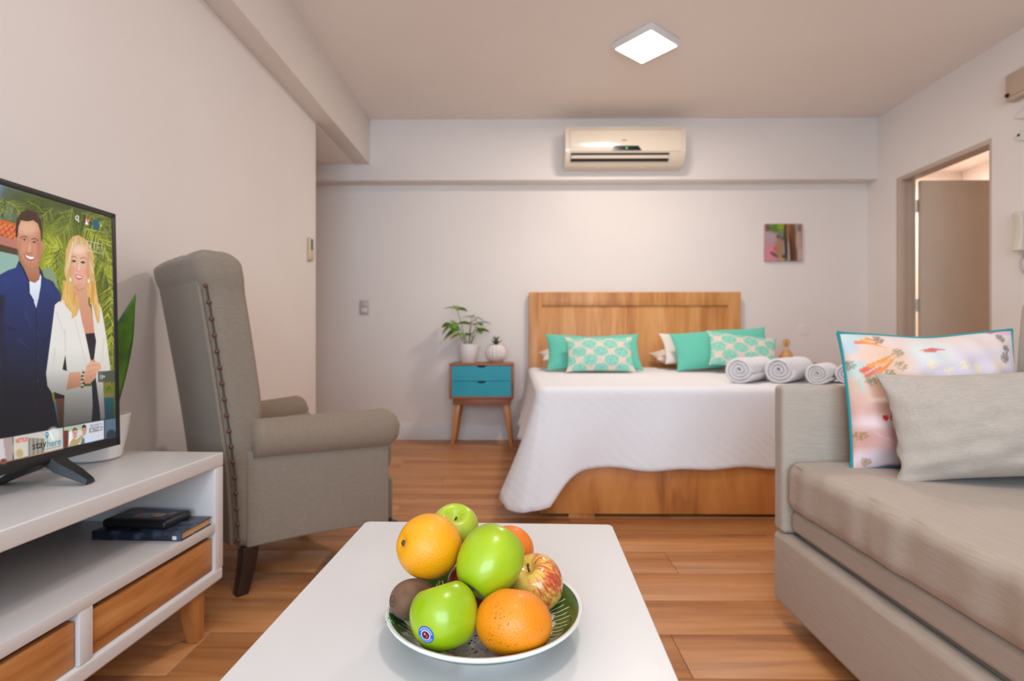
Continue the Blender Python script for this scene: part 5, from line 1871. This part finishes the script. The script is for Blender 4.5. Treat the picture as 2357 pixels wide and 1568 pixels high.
def mixc(f, a, b):
    n_ = pN.new('ShaderNodeMix')
    n_.data_type = 'RGBA'
    pL.new(f, n_.inputs['Factor'])
    for s_, v in (('A', a), ('B', b)):
        sk = [q for q in n_.inputs if q.name == s_ and q.type == 'RGBA'][0]
        if isinstance(v, tuple):
            sk.default_value = v
        else:
            pL.new(v, sk)
    return [q for q in n_.outputs if q.type == 'RGBA'][0]


rad_ = mth('SQRT', mth('ADD', mth('MULTIPLY', sx_.outputs[0], sx_.outputs[0]), mth('MULTIPLY', sx_.outputs[1], sx_.outputs[1])))
ang = mth('ARCTAN2', sx_.outputs[1], sx_.outputs[0])
lace = mth('ADD', mth('MULTIPLY', mth('ABSOLUTE', mth('SINE', mth('MULTIPLY', ang, 13.0))), 0.0045), mth('MULTIPLY', mth('SINE', mth('MULTIPLY', ang, 91.0)), 0.0014))
edge_r = mth('ADD', lace, 0.083)
is_rim = mth('GREATER_THAN', rad_, edge_r)
is_lip = mth('GREATER_THAN', rad_, 0.1155)
# fine white rays on the green band, a little curled
twist = mth('ADD', ang, mth('MULTIPLY', rad_, 4.0))
ray = mth('GREATER_THAN', mth('COSINE', mth('MULTIPLY', twist, 64.0)), 0.86)
ray = mth('MULTIPLY', ray, mth('LESS_THAN', rad_, mth('ADD', mth('MULTIPLY', mth('SINE', mth('MULTIPLY', ang, 31.0)), 0.003), 0.103)))
# centre ornament: curling lines and small flowers
cv = coord(pnt)
n1 = noise(pnt, cv, 55, 2, 0.4, 1.6)
curl = mth('LESS_THAN', mth('ABSOLUTE', mth('SUBTRACT', n1, 0.5)), 0.012)
vo = pN.new('ShaderNodeTexVoronoi')
vo.inputs['Scale'].default_value = 36
pL.new(cv, vo.inputs['Vector'])
fl_red = mth('LESS_THAN', vo.outputs['Distance'], 0.22)
sep = pN.new('ShaderNodeSeparateColor')
pL.new(vo.outputs['Color'], sep.inputs[0])
fl_red1 = mth('MULTIPLY', fl_red, mth('GREATER_THAN', sep.outputs[0], 0.72))
fl_gr = mth('MULTIPLY', fl_red, mth('LESS_THAN', sep.outputs[0], 0.22))
cen = mixc(curl, S(228, 222, 214), S(60, 66, 96))
cen = mixc(fl_gr, cen, S(128, 150, 60))
cen = mixc(fl_red1, cen, S(206, 76, 36))
rimc = mixc(ray, S(66, 96, 40), S(226, 226, 208))
colr = mixc(is_rim, cen, rimc)
colr = mixc(is_lip, colr, S(236, 236, 232))
pL.new(colr, pp.inputs['Base Color'])
prof = [(0, 0.0045), (0.062, 0.0045), (0.068, 0.003), (0.066, 0.0), (0.062, 0.0), (0.058, 0.0035), (0, 0.0035)]
plate_prof = [(0, 0.003), (0.058, 0.003), (0.060, 0.0), (0.067, 0.0), (0.069, 0.004), (0.09, 0.0115), (0.108, 0.0225), (0.1195, 0.0325), (0.1205, 0.0345),
              (0.1195, 0.0362), (0.1165, 0.0358), (0.108, 0.0285), (0.095, 0.0195), (0.082, 0.0125), (0.068, 0.0088), (0.04, 0.0078), (0, 0.0078)]
pla = obj('plate', lathe(plate_prof, 128), pm_, sharp=60)
pla.location = (PCX, PCY, TZ)
tag(pla, 'decorated plate with a green rim and white rays on the table', 'plate')


# ------------------------------------------------------------------ fruit
def apple_shape(r, hs=0.95, n=56, m=40, lobes=5, lob=0.02, seed=0, dimple=0.42, taper=0.12):
    """apple standing on z, stalk dimple on top, calyx dimple below"""
    V, F = [], []
    for j in range(m + 1):
        ph = PI * j / m
        for i in range(n):
            th = 2 * PI * i / n
            s_, c_ = math.sin(ph), math.cos(ph)
            rr = r * (1 + lob * math.cos(lobes * th + seed) * (0.4 + 0.6 * (c_ < 0) * -c_) + 0.015 * math.sin(2 * th + seed))
            rho = s_ ** 0.86 * (1 + taper * c_ * 0.6)
            zz = c_ * hs
            zz -= dimple * math.exp(-(ph / 0.30) ** 2) * 0.85
            zz += dimple * 0.55 * math.exp(-((PI - ph) / 0.28) ** 2)
            V.append((rr * rho * math.cos(th), rr * rho * math.sin(th), r * zz))
    for j in range(m):
        for i in range(n):
            F.append((j * n + i, (j + 1) * n + i, (j + 1) * n + (i + 1) % n, j * n + (i + 1) % n))
    return np.array(V), F


def orange_shape(r, hs=0.93, n=56, m=40, seed=0):
    V, F = [], []
    for j in range(m + 1):
        ph = PI * j / m
        for i in range(n):
            th = 2 * PI * i / n
            s_, c_ = math.sin(ph), math.cos(ph)
            k = 1 + 0.012 * hnoise(s_ * math.cos(th) * 2 + seed, s_ * math.sin(th) * 2, c_ * 2, 1.0)
            zz = c_ * hs - 0.10 * math.exp(-(ph / 0.22) ** 2) + 0.02 * math.exp(-((PI - ph) / 0.25) ** 2)
            crease = 0.03 * math.exp(-(ph / 0.55) ** 2) * math.cos(4 * th + seed)
            rho = s_ ** 0.94 * (1 + crease)
            V.append((r * k * rho * math.cos(th), r * k * rho * math.sin(th), r * k * zz))
    for j in range(m):
        for i in range(n):
            F.append((j * n + i, (j + 1) * n + i, (j + 1) * n + (i + 1) % n, j * n + (i + 1) % n))
    return np.array(V), F


def fruit_mat_green(name, a, b, c):
    m, nt, p, N, L = new_mat(name)
    f = noise(nt, coord(nt, (1, 1, 0.6), rand=True), 22, 4, 0.5)
    col = ramp(nt, f, [(0.3, a), (0.5, b), (0.72, c)])
    vo_ = N.new('ShaderNodeTexVoronoi')
    vo_.inputs['Scale'].default_value = 260
    L.new(coord(nt), vo_.inputs['Vector'])
    sp_ = N.new('ShaderNodeMath')
    sp_.operation = 'LESS_THAN'
    sp_.inputs[1].default_value = 0.10
    L.new(vo_.outputs['Distance'], sp_.inputs[0])
    mx_ = N.new('ShaderNodeMix')
    mx_.data_type = 'RGBA'
    mf = N.new('ShaderNodeMath')
    mf.operation = 'MULTIPLY'
    mf.inputs[1].default_value = 0.35
    L.new(sp_.outputs[0], mf.inputs[0])
    L.new(mf.outputs[0], mx_.inputs['Factor'])
    cs_ = [q for q in mx_.inputs if q.type == 'RGBA']
    L.new(col, cs_[0])
    cs_[1].default_value = S(216, 226, 130)
    L.new([q for q in mx_.outputs if q.type == 'RGBA'][0], p.inputs['Base Color'])
    p.inputs['Roughness'].default_value = 0.3
    p.inputs['Coat Weight'].default_value = 0.22
    p.inputs['Coat Roughness'].default_value = 0.16
    p.inputs['Subsurface Weight'].default_value = 0.12
    p.inputs['Subsurface Radius'].default_value = (0.01, 0.01, 0.004)
    p.inputs['Subsurface Scale'].default_value = 0.3
    return m


def orange_mat(name, a, b, specks=0.0):
    m, nt, p, N, L = new_mat(name)
    f = noise(nt, coord(nt, rand=True), 16, 4)
    col = ramp(nt, f, [(0.3, a), (0.7, b)])
    if specks:
        f2 = noise(nt, coord(nt, rand=True), 420, 3, 0.6)
        f3 = noise(nt, coord(nt, rand=True), 26, 3, 0.6)
        t1 = ramp(nt, f2, [(0.60, (0, 0, 0, 1)), (0.66, (1, 1, 1, 1))])
        t2 = ramp(nt, f3, [(0.47, (0, 0, 0, 1)), (0.62, (1, 1, 1, 1))])
        mu = N.new('ShaderNodeMath')
        mu.operation = 'MULTIPLY'
        L.new(t1, mu.inputs[0])
        L.new(t2, mu.inputs[1])
        mu2 = N.new('ShaderNodeMath')
        mu2.operation = 'MULTIPLY'
        mu2.inputs[1].default_value = specks
        L.new(mu.outputs[0], mu2.inputs[0])
        mx_ = N.new('ShaderNodeMix')
        mx_.data_type = 'RGBA'
        L.new(mu2.outputs[0], mx_.inputs['Factor'])
        cs_ = [q for q in mx_.inputs if q.type == 'RGBA']
        L.new(col, cs_[0])
        cs_[1].default_value = S(92, 58, 22)
        col = [q for q in mx_.outputs if q.type == 'RGBA'][0]
    L.new(col, p.inputs['Base Color'])
    p.inputs['Roughness'].default_value = 0.4
    p.inputs['Coat Weight'].default_value = 0.12
    p.inputs['Coat Roughness'].default_value = 0.2
    p.inputs['Subsurface Weight'].default_value = 0.12
    p.inputs['Subsurface Radius'].default_value = (0.012, 0.006, 0.002)
    p.inputs['Subsurface Scale'].default_value = 0.3
    vo_ = N.new('ShaderNodeTexVoronoi')
    vo_.inputs['Scale'].default_value = 620
    L.new(coord(nt), vo_.inputs['Vector'])
    bump(nt, p, vo_.outputs['Distance'], 0.45, 0.0009)
    return m


MT['g1'] = fruit_mat_green('green_apple_skin', S(150, 180, 14), S(164, 190, 22), S(184, 202, 48))
MT['g2'] = fruit_mat_green('green_apple_skin_pale', S(170, 194, 34), S(182, 204, 50), S(200, 214, 84))
MT['o1'] = orange_mat('orange_peel_yellow', S(246, 158, 6), S(250, 170, 14), 0.5)
MT['o2'] = orange_mat('orange_peel', S(244, 136, 8), S(248, 150, 14), 0.9)
MT['o3'] = orange_mat('orange_peel_deep', S(240, 120, 16), S(246, 134, 22), 0.2)
MT['stalk'] = M('brown_stalk', S(96, 78, 48), 0.8, S(66, 52, 34), 200)
MT['calyx'] = M('calyx_green', S(128, 138, 96), 0.8, S(96, 104, 76), 300)
# red and yellow striped apple
rm_, rnt, rp_, rN, rL = new_mat('striped_red_apple_skin')
tc2 = rN.new('ShaderNodeTexCoord')
se = rN.new('ShaderNodeSeparateXYZ')
rL.new(tc2.outputs['Object'], se.inputs[0])


def rm2(op, a, b=None):
    n_ = rN.new('ShaderNodeMath')
    n_.operation = op
    for i, v in enumerate((a, b)):
        if v is None:
            continue
        if isinstance(v, (int, float)):
            n_.inputs[i].default_value = v
        else:
            rL.new(v, n_.inputs[i])
    return n_.outputs[0]


an2 = rm2('ARCTAN2', se.outputs[1], se.outputs[0])
cb = rN.new('ShaderNodeCombineXYZ')
rL.new(rm2('MULTIPLY', rm2('COSINE', an2), 1.0), cb.inputs[0])
rL.new(rm2('MULTIPLY', rm2('SINE', an2), 1.0), cb.inputs[1])
rL.new(rm2('MULTIPLY', se.outputs[2], 14.0), cb.inputs[2])
ns1 = noise(rnt, cb.outputs[0], 9.0, 5, 0.65)
ns2 = noise(rnt, coord(rnt), 26.0, 2, 0.5)
tot = rm2('ADD', rm2('ADD', rm2('MULTIPLY', ns1, 0.55), rm2('MULTIPLY', ns2, 0.42)), rm2('MULTIPLY', se.outputs[0], 2.2))
rL.new(ramp(rnt, tot, [(0.42, S(240, 208, 100)), (0.50, S(236, 184, 84)), (0.57, S(216, 112, 60)), (0.66, S(184, 62, 40))]), rp_.inputs['Base Color'])
rp_.inputs['Roughness'].default_value = 0.22
rp_.inputs['Coat Weight'].default_value = 0.4
MT['red'] = rm_
MT['dark_red'] = M('dark_red_apple_skin', S(150, 50, 30), 0.25, S(112, 32, 24), 30, coat=0.3)
MT['kiwi'] = M('fuzzy_kiwi_skin', S(120, 84, 58), 0.8, S(94, 64, 44), 60, bmp=0.5, bscale=900, bdist=0.0008, sheen=0.1)


def up_to(axis):
    """rotation that turns +z towards the given direction"""
    return Vector((0, 0, 1)).rotation_difference(Vector(axis).normalized()).to_euler()


def apple(name, loc, r, axis, mat, label, hs=0.95, seed=0, group=None, spin=0.0, stalk=1.0, **kw):
    o = obj(name, apple_shape(r, hs, seed=seed, **kw), mat, sharp=0)
    o.location = loc
    q = Vector((0, 0, 1)).rotation_difference(Vector(axis).normalized()).to_matrix() @ Euler((0, 0, spin)).to_matrix()
    o.rotation_euler = q.to_euler()
    tag(o, label, 'apple', group)
    d = kw.get('dimple', 0.42)
    zt = r * (hs - d * 0.85)
    obj('stalk', tube([(0, 0, zt - 0.001), (0.001, 0, zt + r * 0.16 * stalk), (0.003, 0.001, zt + r * 0.30 * stalk)], [0.0014, 0.0012, 0.0017], 8), MT['stalk'], o)
    cz = -r * (hs - d * 0.55)
    cal = []
    for i in range(5):
        a = 2 * PI * i / 5
        cal.append(tube([(0.001 * math.cos(a), 0.001 * math.sin(a), cz - 0.0005), (0.004 * math.cos(a), 0.004 * math.sin(a), cz - 0.0015), (0.0045 * math.cos(a), 0.0045 * math.sin(a), cz - 0.003)], [0.0016, 0.0014, 0.0004], 6))
    obj('calyx', merge(*cal), MT['calyx'], o)
    return o


def orange(loc, r, axis, mat, label, hs=0.93, seed=0):
    o = obj('orange', orange_shape(r, hs, seed=seed), mat, sharp=0)
    o.location = loc
    o.rotation_euler = up_to(axis)
    tag(o, label, 'orange', 'oranges on the plate')
    zt = r * (hs - 0.10)
    obj('stem_button', lathe([(0, 0.0026), (0.0022, 0.0024), (0.0036, 0.001), (0.0042, -0.001), (0, -0.0015)], 10, (0, 0, zt)), MT['stalk'], o)
    return o


GA = 'green apples on the plate'
ga = apple('green_apple', (-0.082, 0.602, 0.4795), 0.0375, (-0.28, 0.36, 0.88), MT['g1'], 'green apple with a blue round sticker, low in the pile', 0.98, 1, GA, dimple=0.36)
apple('green_apple', (-0.034, 0.658, 0.518), 0.0390, (0.50, 0.60, 0.62), MT['g1'], 'large green apple resting on its side in the middle of the pile', 1.14, 2, GA, dimple=0.40, lob=0.02)
apple('green_apple', (-0.0885, 0.757, 0.5235), 0.0338, (0.05, -0.40, 0.92), MT['g2'], 'small green apple with its open dimple facing up, behind the oranges', 0.92, 4, GA, dimple=0.55, stalk=0.4)
orange((-0.1125, 0.684, 0.5265), 0.0398, (-0.72, -0.55, 0.30), MT['o1'], 'yellow orange with a visible stem, high in the pile beside green apples', 1.04, 1)
orange((-0.004, 0.600, 0.4735), 0.0428, (0.1, 0.5, 0.9), MT['o2'], 'big orange with brown specks at the front edge of the plate', 0.82, 3)
orange((-0.010, 0.765, 0.490), 0.034, (0.3, 0.6, 0.8), MT['o3'], 'deep orange fruit half hidden behind the large green apple', 0.97, 5)
apple('red_apple', (0.0245, 0.696, 0.4735), 0.0358, (-0.42, -0.30, 0.86), MT['red'], 'red and yellow striped apple beside the speckled orange', 0.97, 3, None, dimple=0.44)
apple('red_apple', (-0.063, 0.697, 0.4685), 0.0300, (0.2, 0.3, 0.9), MT['dark_red'], 'dark red apple buried in the middle of the fruit pile', 0.95, 6)


def kiwi(loc, r, L, axis, label):
    prof = []
    for i in range(29):
        a = PI * i / 28
        prof.append((r * math.sin(a) ** 0.82, L / 2 * math.cos(a)))
    prof[0] = (0, L / 2 - 0.0008)
    prof[-1] = (0, -L / 2)
    o = obj('kiwi', lathe(prof, 44), MT['kiwi'], sharp=0)
    o.location = loc
    o.rotation_euler = up_to(axis)
    tag(o, label, 'kiwi')
    ring = [(0.0058 * math.cos(a), 0.0058 * math.sin(a), L / 2 - 0.0012) for a in np.linspace(0, 2 * PI, 20, endpoint=False)]
    obj('stem_end', merge(tube(ring, 0.0011, 6, True), lathe([(0, 0.0018), (0.0018, 0.001), (0.002, -0.001), (0, -0.001)], 8, (0, 0, L / 2))), MT['stalk'], o)
    return o


kiwi((-0.126, 0.648, 0.4755), 0.0235, 0.058, (-0.72, -0.62, 0.22), 'brown kiwi at the edge of the plate under the high orange')

# fruit sticker with a white ring, blue band and lettering
stk = bpy.data.objects.new('sticker', None)
bpy.data.objects.remove(stk)
view = Vector((0, 0, CAM_Z)) - ga.location
nrm = Vector((-0.41, -0.88, -0.10)).normalized()
ex = Vector((0, 0, 1)).cross(nrm).normalized()
ey = nrm.cross(ex).normalized()


bpy.context.view_layer.update()
GAI = ga.matrix_world.inverted()
GAV = np.array([tuple(ga.matrix_world @ v.co) for v in ga.data.vertices]) - np.array(ga.location)
GAN = GAV / np.linalg.norm(GAV, axis=1)[:, None]
GAR = np.linalg.norm(GAV, axis=1)


def on_apple(u, v, lift):
    d = (nrm * 0.0375 + ex * u + ey * v).normalized()
    dots = GAN @ np.array(d)
    i = np.argsort(-dots)[:6]
    wts = 1.0 / (1.0001 - dots[i])
    R_ = float((GAR[i] * wts).sum() / wts.sum())
    return GAI @ (Vector(ga.location) + d * (R_ + lift))


def disc(r0, r1, lift, n_=40, kx=0.78):
    V, F = [], []
    rings_ = [r0 + (r1 - r0) * i / 3 for i in range(4)]
    for rr in rings_:
        for i in range(n_):
            a = 2 * PI * i / n_
            V.append(tuple(on_apple(rr * math.cos(a), rr * math.sin(a) * 1.0, lift)))
    for j in range(3):
        for i in range(n_):
            F.append((j * n_ + i, j * n_ + (i + 1) % n_, (j + 1) * n_ + (i + 1) % n_, (j + 1) * n_ + i))
    if r0 < 1e-6:
        pass
    return np.array(V), F


st = obj('sticker', disc(0.0004, 0.0100, 0.00045), M('sticker_blue', S(20, 88, 196), 0.3), ga)
obj('sticker_ring', disc(0.0048, 0.0058, 0.00060), M('sticker_white', S(238, 238, 240), 0.3), st)
obj('sticker_centre', disc(0.0002, 0.0048, 0.00060), M('sticker_black', S(30, 24, 30), 0.3), st)
# red bird-like swoosh in the centre
sw_pts = [(-0.002, 0.003), (0.0005, 0.0035), (0.0012, 0.001), (0.003, 0.0005), (0.003, -0.0022), (0.0005, -0.0038), (-0.0012, -0.003), (0.0006, -0.0018), (0.0004, -0.0002), (-0.0016, 0.0006)]
obj('sticker_emblem', (np.array([tuple(on_apple(a, b, 0.00075)) for a, b in sw_pts]), [tuple(range(len(sw_pts)))]), M('sticker_red', S(206, 40, 60), 0.3), st, smooth=False)
obj('sticker_emblem', (np.array([tuple(on_apple(a - 0.0006, b + 0.0002, 0.00085)) for a, b in [(-0.001, 0.0016), (0.0006, 0.0018), (0.0007, 0.0012), (-0.0006, 0.0009), (-0.0004, -0.0002), (-0.001, -0.0002)]]), [tuple(range(6))]), bpy.data.materials['sticker_white'], st, smooth=False)
# lettering bars round the band: tiny strokes
lt = []
for k in range(26):
    a = math.radians(150 - k * 13.5)
    if 10 < k < 13 or k > 23:
        continue
    for (da, r0, r1) in ((-0.045, 0.0067, 0.0088), (0.045, 0.0067, 0.0088)):
        q = [on_apple(r_ * math.cos(a + da + e), r_ * math.sin(a + da + e), 0.0006) for r_, e in ((r0, -0.02), (r1, -0.02), (r1, 0.02), (r0, 0.02))]
        lt.append((np.array([tuple(v) for v in q]), [(0, 1, 2, 3)]))
ol = obj('sticker_lettering', merge(*lt), bpy.data.materials['sticker_white'], st, smooth=False)
ol['kind'] = 'stuff'

# green paper grass sprig under the kiwi
V, F = [], []
for i in range(13):
    t = i / 12
    x, y, z = -0.1515 + 0.016 * t, 0.622 - 0.006 * t, 0.4655 - 0.012 * t
    w_ = 0.0028 * (1.2 - t) * (1 if i % 2 else 0.5)
    V += [(x - w_, y, z - w_ * 1.2), (x + w_, y - 0.001, z + w_ * 1.2)]
for i in range(12):
    F.append((2 * i, 2 * i + 1, 2 * i + 3, 2 * i + 2))
gs = obj('leaf_sprig', (np.array(V), F), M('bright_green_leaf', S(40, 140, 66), 0.4))
sm = gs.modifiers.new('thickness', 'SOLIDIFY')
sm.thickness = 0.0006
tag(gs, 'bright green leaf sprig tucked between kiwi and plate rim', 'leaf')
